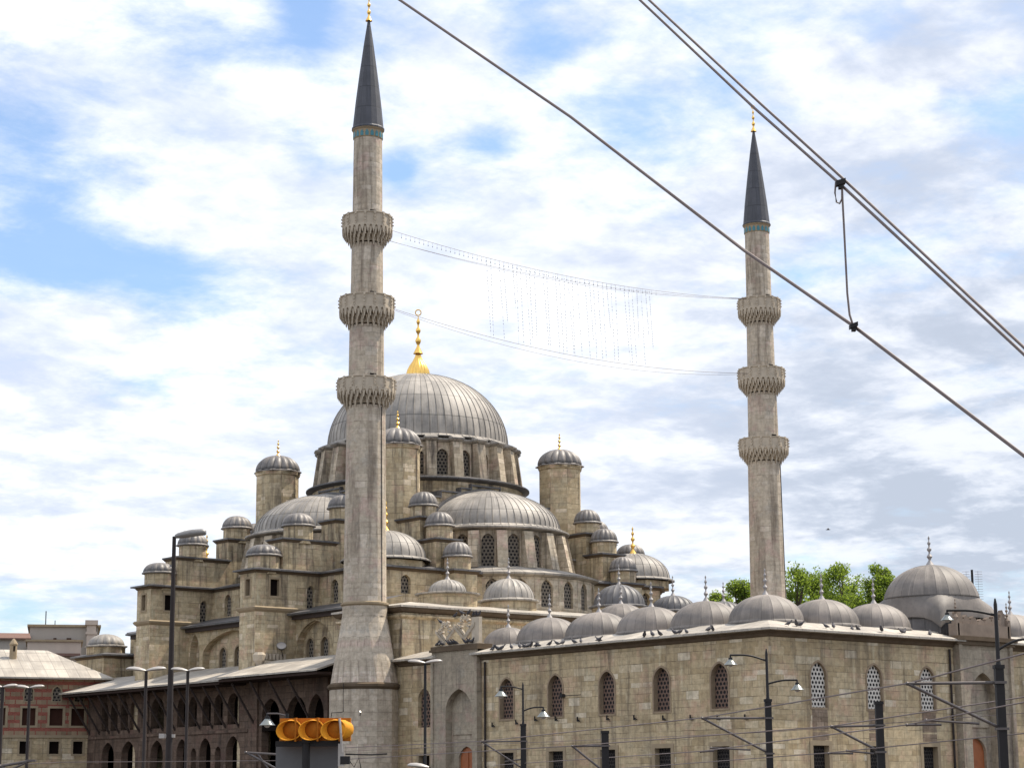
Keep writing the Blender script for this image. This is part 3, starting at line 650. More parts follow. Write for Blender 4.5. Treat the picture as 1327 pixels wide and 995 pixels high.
# prayer hall body with chamfered corners
H = 15.6; ch = 2.6
hp = [(A0-H, B0-H+ch), (A0-H+ch, B0-H), (A0+H-ch, B0-H), (A0+H, B0-H+ch), (A0+H, B0+H-ch), (A0+H-ch, B0+H), (A0-H+ch, B0+H), (A0-H, B0+H-ch)]
hp = [(A0-H, B0-H), (A0+H-ch, B0-H), (A0+H, B0-H+ch), (A0+H, B0+H-ch), (A0+H-ch, B0+H), (A0-H, B0+H)]
def onwest(y, w, z0, zs, za): u = (B0+H)-y; return arch(u-w/2, u+w/2, z0, zs, za)
hw = [(5, onwest(y, .95, 17.9, 19.1, 19.65)) for y in (49.3, 46.9, 64.2, 62.0, 57.2, 59.6)] + [(0, arch(u-.45, u+.45, 18.3, 19.2, 19.7)) for u in (2.6, 27.0)]
hall = block('prayer_hall', hp, 0, 20.15, over=.35, rise=.45, inset=1.6, openings=hw)
# upper stage under the semi-domes
ub = MB(); ub.box(A0-11.4, A0+11.4, B0-11.4, B0+11.4, 20.2, 22.4); ub.build('upper_stage', 'mosque', mosq)
up = MB(); roofcap(up, [(A0-11.4, B0-11.4), (A0+11.4, B0-11.4), (A0+11.4, B0+11.4), (A0-11.4, B0+11.4)], 22.4, .25, .12, 1.2, .3); up.build('upper_roof', 'lead', mosq)

def side(k):
    "one of the four identical sides: stepped arch, semi-dome, its drum, the apse below"
    rot = Matrix.Rotation(k*PI/2, 3, 'Z')          # k=0 faces -Y
    def T(x, y): v = rot @ Vector((x, y, 0)); return (A0+v.x, B0+v.y)
    ang = k*PI/2
    sm = MB()                                        # the great arch wall with its stepped top
    steps = [(-7.3, 26.9), (-4.6, 27.4), (-2.6, 27.8), (-1.5, 28.1), (1.5, 28.1), (2.6, 27.8), (4.6, 27.4), (7.3, 26.9)]; mid = 3
    for i in range(len(steps)-1):
        xa, xb = steps[i][0], steps[i+1][0]; z = steps[i][1] if i <= mid else steps[i+1][1]
        sm.prism([T(xa, -9.0), T(xb, -9.0), T(xb, -6.5), T(xa, -6.5)], 22, z)
    arch_o = sm.build('stepped_arch', 'mosque', mosq)
    sl2 = MB()
    for i in range(len(steps)-1):
        xa, xb = steps[i][0], steps[i+1][0]; z = steps[i][1] if i <= mid else steps[i+1][1]
        sl2.prism([T(xa-.02, -9.16), T(xb+.02, -9.16), T(xb+.02, -6.4), T(xa-.02, -6.4)], z-.03, z+.09)
        xr = xb if i < mid else xa
        if i != mid: sl2.prism([T(xr-.05, -9.1), T(xr+.05, -9.1), T(xr+.05, -6.4), T(xr-.05, -6.4)], z+.093, z+.46)
    sl2.build('step_flashing', 'leadd', arch_o)
    rb_ = MB(); n = 18                                   # arch moulding round the semi-dome
    c2 = T(0, -9.4)
    sd_ = MB(); sd_.lathe(cprof(5.75, 24.3, 3.42, 14, .34, .14, 1.16), c2, 32, a0=PI+ang-.11, a1=2*PI+ang+.11, rib=.06, mode='lead', band=1.75)
    sdo = sd_.build('semi_dome', 'lead', mosq, smooth=40)
    mo = MB(); prof = [(5.9*math.copysign(abs(math.cos(t))**1.16, math.cos(t)), 24.3+3.56*math.sin(t)) for t in [PI*i/24 for i in range(25)]]
    rings = []
    for (xx, zz) in prof:
        rings.append([(*T(xx*.97, -9.46), zz-.1), (*T(xx*1.02, -9.46), zz+.05), (*T(xx*1.02, -8.9), zz+.05), (*T(xx*.97, -8.9), zz-.1)])
    mo.loft(rings); mo.build('arch_moulding', 'leadd', sdo)
    drum_ring('semi_drum', c2, 9, 5.95, 20.9, 24.0, PI+ang, 2*PI+ang, (21.05, 23.0, 23.62), 1.0, .38, slope=.62, bw=.42)
    s2 = MB(); s2.lathe([(5.9, 23.88), (6.42, 23.98), (6.5, 24.05), (6.5, 24.15), (5.8, 24.35)], c2, 36, a0=PI+ang, a1=2*PI+ang, mode='lead', band=2); s2.build('drum_cornice', 'lead', mosq, smooth=30)
    if k in (0, 2):
        ex = drum_ring('apse', c2, 12, 8.5, 0, 20.2, PI+ang, 2*PI+ang, (17.75, 19.2, 19.85), 1.05, 0, mat='drum', gmat='grilleg')
        r2 = MB(); r2.lathe([(8.46, 20.02), (8.85, 20.18), (8.88, 20.32), (7.6, 20.7), (5.9, 21.1)], c2, 34, a0=PI+ang, a1=2*PI+ang, mode='lead', band=3); r2.build('roof', 'lead', ex, smooth=30)
    offs = ((11.85, 24.5, 26.68, 25.5, 1.1), (13.85, 22.65, 24.9, 23.75, 1.1), (16.05, 20.1, 22.4, 21.2, 1.1)) if k in (0, 2) else ((12.85, 24.4, 26.55, 25.45, 1.5), (17.05, 22.6, 24.8, 23.75, 2.1), (20.2, 20.15, 22.2, 21.25, 1.4))
    sid = 8.5 if k in (0, 2) else 7.65
    for sx in (-1, 1):
        prev = 9.5
        for j, (dd, zr, za, zd, hb) in enumerate(offs):
            if k in (1, 3) and j == 2:
                if k == 1: continue
                continue
            out = -(dd+hb*.92); inn = -(dd-hb*1.6) if j == 0 else prev; prev = out-.003
            xi, xo = sid-1.1, sid+1.1; tr = 1.02; tc = sid; zb = 17
            if k in (1, 3): xi, xo, tc = (6.4, 8.3, 7.4) if sx > 0 else (6.95, 8.85, 7.9); tr = 1.14; zb = 20.05
            ps = [T(sx*xi, out), T(sx*xo, out), T(sx*xo, inn), T(sx*xi, inn)]
            if sx < 0: ps = ps[::-1]
            block('buttress_pier', ps, zb, zr, over=.22, rise=.12, inset=.5)
            turret(T(sx*tc, -dd), zr+.1, zd, za, tr)
for k in range(4): side(k)
for sx in (-1, 1):
    for sy in (-1, 1):
        c = (A0+sx*12.75, B0+sy*12.75)
        d = MB(); d.prism(ngon(c, 3.15, 8), 20.2, 20.8); dr = d.build('corner_drum', 'mosque', mosq)
        q = MB(); q.lathe(cprof(3.0, 20.95, 2.3, 13, .38, .14), c, 28, rib=.045, mode='lead', band=1.6); qo = q.build('corner_dome', 'lead', dr, smooth=40)
        f = MB(); finial(f, c, 23.2, 2.3, .2); f.build('finial', 'gold', qo, smooth=50)
# the two big buttress piers of the side facade, each with a domed turret
def pier(ya, yb):
    poly = [(0, yb), (0, ya), (6.0, ya), (6.0, yb)]
    w = yb-ya
    op = [(0, rect(w/2-.30, w/2+.30, 18.3, 19.55)), (1, rect(1.25, 2.05, 18.3, 19.55)), (1, arch(4.55, 5.25, 17.35, 18.85, 19.25))]
    o = block('buttress_pier', poly, 0, 20.15, over=.42, rise=.25, inset=.8, openings=op)
    m = MB(); m.loft([[(x, y, z) for x, y in offset(poly, d)] for d, z in ((.003, 17.1), (.16, 17.25), (.22, 17.4), (.12, 17.5), (.003, 17.52))]); m.build('string_course', 'trim', o)
    turret((1.35, (ya+yb)/2), 20.2, 21.3, 22.2, 1.22)
pier(51.1, 53.25); pier(66.35, 68.5)
# recessed arcade between the piers: blind pointed arches with paired windows under lean-to lead roofs
def recess(ya, yb, big, wins, zlow=11.5):
    m = MB(); fx = 3.6
    bh = [arch(a, b, 12.6, 14.6, 16.45, 9) for a, b in big]; m.panel((fx, 0, 0), UY, rect(ya, yb, 8, 17.0), bh, XN, .7)
    inner = [arch(u-.48, u+.48, 13.2, 14.7, 15.25) for u in wins]
    m.panel((fx+.62, 0, 0), UY, rect(ya+.05, yb-.05, 9, 16.9), inner, XN, .3)
    o = m.build('recessed_wall', 'mosque', mosq)
    for h in inner: window(o, (fx+.62, 0, 0), UY, XN, h, .25, 'grilleg', .10)
    r = MB(); r.loft([[(x, y, z) for y in (ya-.05, yb+.05)] for x, z in ((3.4, 16.86), (2.75, 16.9), (2.75, 17.03), (5.9, 17.85))], closed=False); r.build('lean_to_roof', 'leadd', o)
    e = MB(); e.box(3.2, 3.62, ya, yb, 16.6, 16.86); e.build('eave_beam', 'timber', o)
recess(40.7, 51.1, [(46.35, 51.0), (42.4, 45.7)], [50.1, 48.2, 44.4])
recess(53.25, 66.35, [(55.7, 64.25), (64.75, 66.2)], [60.0, 62.2, 57.8])
recess(68.5, 75.1, [(69.4, 74.0)], [70.9, 72.6])
# hanging carved corbel bracket, little door openings above the gallery roof
cbk = MB(); cbk.box(.6, 1.3, 50.55, 51.09, 13.1, 13.5)
for i in range(6): cbk.box(.8+i*.32, .98+i*.32, 50.86, 51.09, 13.6, 14.05)
cbk.lathe([(.05, 12.9), (.25, 13.15), (.45, 13.5), (.5, 13.9), (.35, 14.1)], (.35, 51.05), 8); cbk.build('carved_bracket', 'carved', mosq)

# two storey side gallery under one long projecting eave
gal = MB(); G0, G1 = 41.3, 75.4; gx = -.3
def op(yc, w, z0, zs, za): return arch(yc-w/2, yc+w/2, z0, zs, za)
uppers = [op(y, 1.12, 8.95, 10.55, 11.25) for y in (72.6, 71.1, 69.45, 67.95)]+[op(64.3, 2.0, 8.95, 10.3, 11.4)]+[op(y, 1.2, 8.95, 10.4, 11.2) for y in (60.75, 59.1, 57.1, 55.45)]+[op(53.4, 1.55, 8.95, 10.4, 11.25)]
lowers = [op(71.97, 2.0, 0, 6.9, 8.05), op(68.7, 2.2, 0, 6.9, 8.08), op(64.3, 1.9, 0, 6.9, 8.05), op(60.55, 1.55, 0, 7.0, 8.05), op(58.85, .75, 4.5, 6.9, 7.35), op(57.2, 1.6, 0, 7.0, 8.05), op(55.4, .8, 4.5, 6.95, 7.4), op(53.35, 1.9, 0, 6.9, 8.12)]
bigs = [op(48.4, 2.3, 0, 9.4, 10.65), op(45.1, 2.5, 5.5, 9.3, 10.75), op(42.7, 1.9, 5.5, 9.3, 10.75)]
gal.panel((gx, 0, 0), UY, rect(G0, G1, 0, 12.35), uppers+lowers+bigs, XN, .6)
gi = MB(); gi.box(1.5, 2.6, G0+.31, G1-.31, 0, 12.9); gi.box(gx+.05, 1.49, G0+.31, G1-.31, 8.35, 8.8); gal.box(gx+.02, 2.2, G1-.3, G1, 0, 12.6); gal.box(gx+.02, 2.2, G0, G0+.3, 0, 12.6)
gal.box(gx-.10, gx-.003, 51.3, G1-.3, 8.35, 8.55); gal.box(gx-.16, gx-.003, 49.95, 51.1, 0, 11.9); gal.box(gx-.12, gx-.003, 65.6, 66.6, 0, 11.9)
galo = gal.build('side_gallery', 'gallery', mosq); gi.build('gallery_interior', 'dark', galo)  # near-black interior boxes paint in the darkness behind the arches
gr = MB()
def slab(ya, yb, xe, ze, xb, zb, t=.12):
    gr.loft([[(xe, y, ze), (xe, y, ze+t), (xb, y, zb+t), (xb, y, zb)] for y in (ya, yb)], True, True)
slab(50.6, 75.9, -2.75, 11.93, 2.4, 13.35); slab(38.9, 51.6, -2.95, 12.08, 1.4, 13.4)
gr.loft([[(2.4, y, 13.2), (3.62, y, 13.55), (3.62, y, 13.3)] for y in (40.3, 75.3)], True, True)
gr.build('gallery_roof', 'leadl', galo)
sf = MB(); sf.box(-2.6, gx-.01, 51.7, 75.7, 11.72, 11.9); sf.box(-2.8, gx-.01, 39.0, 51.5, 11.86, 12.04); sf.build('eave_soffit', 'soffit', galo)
for i, y in enumerate([75.0, 73.4, 71.8, 70.2, 68.6, 67.0, 65.2, 63.4, 61.6, 59.8, 58.0, 56.2, 54.4, 52.6, 50.4, 48.0, 45.6, 43.2]):
    s_ = MB(); s_.obox(((-2.35+gx)/2, y, (11.75+8.75)/2), ((gx+2.35)/2, 0, (8.75-11.75)/2), (0, .055, 0), (.05, 0, .05)); s_.build('eave_strut', 'timber', galo)
# low domed annexe behind the gallery's far end
annex = block('annexe', [(1.6, 81.3), (1.6, 76.6), (6.3, 76.6), (6.3, 81.3)], 0, 15.3, over=.4, rise=.2, inset=.6)
t = MB(); t.prism(ngon((2.95, 78.7), 1.62, 8), 15.4, 16.15); to = t.build('turret', 'mosque', mosq)
d = MB(); d.lathe([(1.6, 16.1), (1.85, 16.13), (1.86, 16.22), (1.6, 16.3)], (2.95, 78.7), 8, mode='lead'); d.lathe([(1.5*math.cos(q)**.92 if q < 1.5 else .04, 16.26+1.0*math.sin(q)) for q in [PI/2*i/9 for i in range(10)]], (2.95, 78.7), 14, lobes=14, amp=.04, mode='lead', band=9); d.build('fluted_dome', 'lead', to, smooth=50)
block('annexe', [(5.2, 78.6), (5.2, 70.3), (12, 70.3), (12, 78.6)], 0, 17.35, over=.25, rise=.2, inset=.6)

# high porch on the courtyard side, with its own domes
po = MB(); PY = 33.4; po.prism([(.2, PY), (41.8, PY), (41.8, B0-H), (6.2, B0-H), (6.2, 40.6), (.2, 40.6)], 0, 16.1)
po.loft([[(x, y, z) for x, y in offset([(.2, PY), (41.8, PY), (41.8, 40.6), (.2, 40.6)], d)] for d, z in ((.003, 15.35), (.22, 15.5), (.26, 15.62), (.10, 15.66), (.003, 15.7))])
porch = po.build('porch', 'mosque', mosq)
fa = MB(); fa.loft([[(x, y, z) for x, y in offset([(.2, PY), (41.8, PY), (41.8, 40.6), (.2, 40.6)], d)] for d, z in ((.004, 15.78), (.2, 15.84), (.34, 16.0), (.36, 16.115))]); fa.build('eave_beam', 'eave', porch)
pr_ = MB(); roofcap(pr_, [(.2, PY), (41.8, PY), (41.8, 40.6), (.2, 40.6)], 16.12, .45, .13, 2.6, .55); pr_.build('roof', 'leadl', porch)
for (x, r, rise, mat, lip, zb) in ((6.96, 1.35, .95, 'lead', 2.2, 17.62), (12.6, 1.85, 1.55, 'lead', 2.12, 17.42), (23.5, 1.95, 1.62, 'leadd', 2.2, 17.55), (29.2, 1.75, 1.2, 'leadd', 2.05, 17.45), (34.8, 1.75, 1.2, 'leadd', 2.05, 17.3)):
    c = (x, 37.1); dmb = MB(); dmb.lathe([(lip-.12, 16.3), (lip-.12, zb-.05)], c, 28); do = dmb.build('porch_drum', 'mosque', porch, smooth=30)
    q = MB(); q.lathe([(lip-.15, zb-.12), (lip+.1, zb-.06), (lip+.11, zb+.03), (r+.05, zb+.14)]+[(max(.02, r*math.cos(t)), zb+.12+rise*math.sin(t)) for t in [PI/2*i/10 for i in range(11)]], c, 22, rib=.03, mode='lead', band=3)
    qo = q.build('dome', mat, do, smooth=40)
    f = MB(); finial(f, c, zb+rise+.06, 1.6, .14); f.build('finial', 'finial', qo, smooth=50)
dmb = MB(); dmb.lathe([(1.95, 12), (1.95, 15.3)], (16.1, 29.0), 24); small_dome(dmb.build('porch_drum', 'mosque', porch, smooth=30), (16.1, 29.0), 1.95, 15.35, 1.5)

# ================================================================== minarets
def minaret(mx, my, label, rot=0.):
    root = thing('minaret', (mx, my, 0), label, 'minaret', 'the pair of minarets')
    L = lambda mb, name, mat, par=None, **k: mb.build(name, mat, par if par is not None else root, fix=False, **k)
    c = (0, 0)
    b = MB(); b.prism(ngon(c, 2.42, 12), -.3, 11.0); L(b, 'base', 'minaret')
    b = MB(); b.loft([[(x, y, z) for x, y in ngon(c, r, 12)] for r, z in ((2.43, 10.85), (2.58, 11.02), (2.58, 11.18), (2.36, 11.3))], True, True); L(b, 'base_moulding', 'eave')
    # the foot: long triangles turn the polygon base into the round shaft
    n = 12; lo = ngon(c, 2.36, n); hi = [(1.56*math.cos(2*PI*(i+1)/n), 1.56*math.sin(2*PI*(i+1)/n)) for i in range(n)]
    b = MB(); vs = [(x, y, 11.25) for x, y in lo]+[(x, y, 15.9) for x, y in hi]; fs = []
    for i in range(n): j = (i+1) % n; fs += [[i, j, n+i], [n+i, j, n+j]]
    b.add(vs, fs); b.lathe([(1.56, 15.85), (1.56, 16.62)], c, 24); L(b, 'foot', 'minaret')
    b = MB(); b.lathe([(1.55, 16.55), (1.68, 16.66), (1.68, 16.78), (1.5, 16.86)], c, 24); L(b, 'shaft_moulding', 'trim')
    bal = [(32.55, 30.5, 2.02, 1.34, 1.27), (38.5, 36.3, 1.92, 1.22, 1.17), (44.5, 42.3, 1.76, 1.12, 1.08)]
    seg = [(16.8, 1.50, 30.6, 1.36), (32.0, 1.27, 36.4, 1.22), (37.8, 1.17, 42.4, 1.12), (43.8, 1.08, 50.3, 1.03)]
    for z0, r0, z1, r1 in seg:
        b = MB(); b.lathe([(r0, z0)]+[(r0+(r1-r0)*k/4, z0+(z1-z0)*k/4) for k in (1, 2, 3, 4)], c, 20); L(b, 'shaft', 'minaret')
    # dark rainwater and lightning lead down the shaft
    a = rot+R(-78); b = MB(); b.tube([(1.5*math.cos(a), 1.5*math.sin(a), 16.8), (1.375*math.cos(a), 1.375*math.sin(a), 30.5)], .03, 5); L(b, 'lightning_lead', 'iron')
    for zt, zb, rb, rs, _ in bal:
        b = MB(); np_ = 16
        b.lathe([(rs, zb+.2), (rs+.04, zb+.5), (rs+.16, zb+.8), (rb-.30, zt-1.18), (rb-.12, zt-1.08), (rb+.03, zt-1.0), (rb+.03, zt-.88), (rb-.08, zt-.86)], c, 32)
        for lev, (f, zz, ln, m) in enumerate(((.10, zb+.30, .40, 20), (.34, zb+.58, .46, 24), (.60, zb+.82, .48, 26), (.82, zb+.98, .46, 28), (.97, zb+1.10, .40, 28))):
            for i in range(m):
                t = rot+2*PI*(i+.5*(lev % 2))/m; rr = rs+(rb-rs)*f+.0; d = Vector((math.cos(t), math.sin(t), 0)); q = d*rr; w = .19*2*PI*rr/m
                s_ = Vector((-d.y, d.x, 0))
                b.loft([[q+d*a_+s_*b_+UPZ*(zz-ln) for a_, b_ in ((0, -.02), (0, .02), (.04, .02), (.04, -.02))],
                        [q+d*a_+s_*b_+UPZ*(zz-ln*.45) for a_, b_ in ((-.03, -w*.8), (-.03, w*.8), (.06, w*.8), (.06, -w*.8))],
                        [q+d*a_+s_*b_+UPZ*(zz+.0) for a_, b_ in ((-.16, -w*1.5), (-.16, w*1.5), (.07, w*1.5), (.07, -w*1.5))],
                        [q+d*a_+s_*b_+UPZ*(zz+.12) for a_, b_ in ((-.2, -w*2.2), (-.2, w*2.2), (.08, w*2.2), (.08, -w*2.2))]], True, True)
        bo = L(b, 'balcony', 'carved')
        p = MB(); out = ngon(c, rb, np_, rot); p.loft([[(x, y, z) for x, y in ngon(c, r, np_, rot)] for r, z in ((rb-.10, zt-.87), (rb-.02, zt-.87), (rb-.02, zt-.08), (rb+.05, zt-.06), (rb+.05, zt), (rb-.16, zt), (rb-.16, zt-.85))])
        for x, y in out:
            d = Vector((x, y, 0)).normalized(); s_ = Vector((-d.y, d.x, 0))
            p.obox(d*(rb+.0)+UPZ*(zt-.42), d*.05, s_*.075, UPZ*.46)
            for k in (.18, .42, .66): p.obox(d*(rb+.085)+UPZ*(zt-k), d*.05, s_*.045, UPZ*.05)
        L(p, 'parapet', 'carved', bo)
        fl = MB(); fl.lathe([(rb-.1, zt-.9), (rs*.8, zt-.86)], c, 24); L(fl, 'floor', 'carved', bo)
    dr = MB()
    for zt, zb, rb, rs, ru in bal:
        a = rot+R(-108) ; d = Vector((math.cos(a), math.sin(a), 0)); s_ = Vector((-d.y, d.x, 0)); dr.obox(d*(ru-.02)+UPZ*(zt-.05), d*.06, s_*.22, UPZ*.32)
    L(dr, 'balcony_doorway', 'dark')
    t = MB(); t.lathe([(1.03, 50.25), (1.07, 50.3), (1.07, 50.85), (1.16, 50.95), (1.18, 51.05)], c, 20); bo = L(t, 'tile_band', 'trim')
    t = MB()
    for i in range(18):
        a0 = 2*PI*(i+.18)/18; a1 = 2*PI*(i+.82)/18; am = (a0+a1)/2; r_ = 1.088
        pts = [(a0, 50.34), (a1, 50.34), (a1, 50.62), (am, 50.80), (a0, 50.62)]
        vs = [(r_*math.cos(q), r_*math.sin(q), z) for q, z in pts]+[(1.06*math.cos(q), 1.06*math.sin(q), z) for q, z in pts]
        t.add(vs, [[0, 1, 2, 3, 4]]+[[k, (k+1) % 5, 5+(k+1) % 5, 5+k][::-1] for k in range(5)])
    L(t, 'blue_tile', 'tile', bo)
    sp_ = MB(); sp_.lathe([(1.2, 51.0), (1.2, 51.1), (1.13, 51.2), (.95, 53.0), (.68, 55.2), (.36, 57.6), (.06, 59.6)], c, 16, mode='lead', band=1.6); so_ = L(sp_, 'spire', 'spire', smooth=15)
    f = MB(); finial(f, c, 59.4, 2.3, .15, True); L(f, 'finial', 'gold', so_, smooth=50)
    return root
mn = minaret(-1.55, 35.26, 'nearer stone minaret with three carved balconies, left of the great dome', R(4))
mn.scale = (0.9699,)*3; mn.location.z = 4*(1-0.9699)
minaret(41.75, 38.72, 'farther stone minaret with three carved balconies, rising behind the courtyard domes', R(15))

# ================================================================== royal pavilion (striped brick) and buildings behind
ku = Vector((.966, -.259, 0)).normalized(); kn = Vector((ku.y, -ku.x, 0)); KP = Vector((-.3, 75.5, 0))
kas = thing('royal_pavilion', KP-ku*8-kn*4, 'red brick and pale stone striped pavilion with shuttered windows under a pale lead roof', 'pavilion')
kw = MB(); KL = 22
mids = [rect(t-.56, t+.56, 9.46, 10.87) for t in (-12.3, -9.5, -7.2, -4.78, -2.56, -.8)]
tops = [arch(t-.36, t+.36, 11.42, 12.15, 12.6, 5) for t in (-12.3, -9.5, -7.2, -4.85, -2.57, -.75)]
lows = [rect(t-.42, t+.42, 7.2, 8.22) for t in (-12.3, -9.5, -7.4, -5.05, -2.66, -.72)]
kw.panel(KP, ku, rect(-KL, 1.6, 8.7, 13.3), mids+tops, kn, .3)
e0 = KP-ku*KL; e1 = KP+ku*1.6
kw.add([e1+UPZ*8.7, e1-kn*9+UPZ*8.7, e1-kn*9+UPZ*13.3, e1+UPZ*13.3], [[0, 1, 2, 3]]); kw.add([e0+UPZ*8.7, e0-kn*9+UPZ*8.7, e0-kn*9+UPZ*13.3, e0+UPZ*13.3], [[3, 2, 1, 0]])
kwo = kw.build('wall', 'stripes', kas)
kl = MB(); KP2 = KP+kn*.06; kl.panel(KP2, ku, rect(-KL, 1.6, 0, 8.5), lows, kn, .35)
kl.add([KP2-ku*KL+UPZ*0, KP2+ku*1.6, KP2+ku*1.6-kn*.3, KP2-ku*KL-kn*.3], [[0, 1, 2, 3]]); klo = kl.build('ground_storey', 'wall', kas)
sc_ = MB(); sc_.obox(KP+kn*.06-ku*(KL-1.6)/2+UPZ*8.6, ku*(KL+1.6)/2, kn*.12, UPZ*.11); sc_.build('string_course', 'trim', kas)
for h in mids: window(kwo, KP, ku, kn, h, .25, 'shutter', .16)
for h in tops: window(kwo, KP, ku, kn, h, .2, 'grilleg', .08)
for h in lows: window(klo, KP2, ku, kn, h, .3, 'dark', .14)
kr = MB(); K = lambda t, n, z: KP+ku*t+kn*n+UPZ*z
kr.add([K(-KL-.6, .75, 13.30), K(1.95, .75, 13.30), K(-2.4, -5, 15.85), K(-KL+3, -5, 15.85), K(1.95, -11, 13.30), K(-KL-.6, -11, 13.30)], [[0, 1, 2, 3], [1, 4, 2], [4, 5, 3, 2], [5, 0, 3]],
       [[(-26, 0), (2.2, 0), (-2.8, 3.4), (-22, 3.4)], [(0, 0), (12, 0), (6, 5)], [(0, 0), (24, 0), (20, 5), (3, 5)], [(0, 0), (12, 0), (6, 5)]])
kr.add([K(-KL-.6, .75, 13.18), K(1.95, .75, 13.18), K(1.95, .75, 13.297), K(-KL-.6, .75, 13.297), K(1.95, -11, 13.18), K(-KL-.6, -11, 13.18), K(1.95, -11, 13.297)], [[0, 1, 2, 3], [1, 4, 6, 2], [0, 5, 4, 1]])
kro = kr.build('roof', 'leadl', kas)
for (t, nn, z0, z1) in ((-5.6, -3.2, 14.2, 16.6), (-13.5, -3.2, 14.2, 16.6)):
    cmb = MB(); p = K(t, nn, 0); cmb.prism(ngon((p.x, p.y), .30, 8), z0, z1-.45); cmb.loft([[(x, y, z) for x, y in ngon((p.x, p.y), r, 8)] for r, z in ((.34, z1-.5), (.36, z1-.42), (.30, z1-.3), (.16, z1-.08), (.03, z1+.05))], True); cho = cmb.build('chimney', 'trim', kro)
    dk = MB(); q = p+kn*.285; dk.obox(q+UPZ*(z1-.8), ku*.07, kn*.012, UPZ*.22); dk.build('smoke_slot', 'dark', cho)

def far_frame(px, D): v = ray(px, 840); return v
def slabbox(mb, pxa, pxb, ya, yb, D, depth=10):
    "a wall seen square-on at distance D between two photo columns, with real depth behind it"
    a, b = at(pxa, yb, D), at(pxb, yb, D); z1 = at((pxa+pxb)/2, ya, D).z; u = (b-a); u.z = 0; w = u.length; u.normalize(); n = Vector((-u.y, u.x, 0))
    mb.prism([(a.x, a.y), (b.x, b.y), (b.x+n.x*depth, b.y+n.y*depth), (a.x+n.x*depth, a.y+n.y*depth)], 0, z1)
    return a, b, u, n, z1
DB = 245
ap = at(80, 860, DB); apt = thing('apartment_building', (ap.x, ap.y, 0), 'beige flat roofed apartment block behind the pavilion roof with a square corner pillar', 'building')
m_ = MB(); a, b, u, n, zt = slabbox(m_, 37, 126, 812, 860, DB, 12); m_.build('wall', 'beige', apt)
m_ = MB(); m_.prism([(p.x, p.y) for p in (a-u*.3-n*.3, b+u*.3-n*.3, b+u*.3+n*12, a-u*.3+n*12)], zt, zt+.25); rfo = m_.build('roof', 'trim', apt)
m_ = MB(); p0 = at(112, 830, DB-.8); p1 = at(124, 830, DB-.8); w = (p1-p0).length
m_.prism([(q.x, q.y) for q in (p0, p0+u*w, p0+u*w+n*1.2, p0+n*1.2)], 0, zt+.2); m_.prism([(q.x, q.y) for q in (p0-u*.2-n*.2, p0+u*(w+.2)-n*.2, p0+u*(w+.2)+n*1.4, p0-u*.2+n*1.4)], zt+.2, zt+.75)
m_.prism([(q.x, q.y) for q in (p0-u*.12-n*.12, p0+u*(w+.12)-n*.12, p0+u*(w+.12)+n*1.3, p0-u*.12+n*1.3)], zt-.9, zt-.6); m_.build('corner_pillar', 'beigel', apt)
m_ = MB(); q0 = at(58, 828, DB-1.2); q1 = at(100, 826, DB-1.2); m_.prism([(q.x, q.y) for q in (q0, q1, q1+n*2, q0+n*2)], q0.z-.25, q0.z); m_.build('canopy', 'redroof', apt)
for px0, px1 in ((86, 92), (69, 73)):
    m_ = MB(); q0 = at(px0, 833, DB-.1); q1 = at(px1, 833, DB-.1); m_.prism([(q.x, q.y) for q in (q0-n*.06, q1-n*.06, q1, q0)], q0.z-.5, q0.z+.6); m_.build('window', 'shutter', apt)
m_ = MB(); q = at(59, 812, DB+2); m_.tube([(q.x, q.y, zt), (q.x, q.y, zt+2.0)], .06); m_.tube([(q.x+.9, q.y-.6, zt), (q.x+.9, q.y-.6, zt+.9)], .05); m_.build('aerial', 'iron', rfo)
ap = at(60, 860, DB-14); an = thing('terrace_building', (ap.x, ap.y, 0), 'pale pink terrace block in front of the beige apartment block', 'building')
m_ = MB(); a, b, u, n, z2 = slabbox(m_, 34, 104, 831, 870, DB-14, 9); m_.build('wall', 'beigel', an)
m_ = MB(); m_.prism([(q.x, q.y) for q in (a-u*.2-n*.25, b+u*.2-n*.25, b+u*.2+n*9, a-u*.2+n*9)], z2, z2+.2); m_.build('parapet', 'trim', an)
m_ = MB(); q0, q1 = at(72, 846, DB-15.2), at(104, 848, DB-15.2); m_.prism([(q.x, q.y) for q in (q0, q1, q1+n*1.1, q0+n*1.1)], q0.z-.28, q0.z); m_.build('canopy', 'redroof', an)
m_ = MB(); q0 = at(4, 860, DB-5); rb_ = thing('red_roofed_building', (q0.x, q0.y, 0), 'red roofed block at the left picture edge, behind the pavilion chimney', 'building')
a, b, u, n, z3 = slabbox(m_, -70, 36, 828, 870, DB-5, 9); m_.build('wall', 'beige', rb_)
m_ = MB(); P_ = [a-u*.4-n*.5, b+u*.2-n*.5, b+u*.2+n*9, a-u*.4+n*9]; m_.loft([[(q.x, q.y, z3) for q in P_], [(q.x, q.y, z3+.15) for q in P_], [(q.x, q.y, z3+1.0) for q in (P_[0]+u*2+n*4, P_[1]-u*.1+n*4, P_[1]-u*.1+n*5, P_[0]+u*2+n*5)]], True, True); m_.build('roof', 'redroof', rb_)

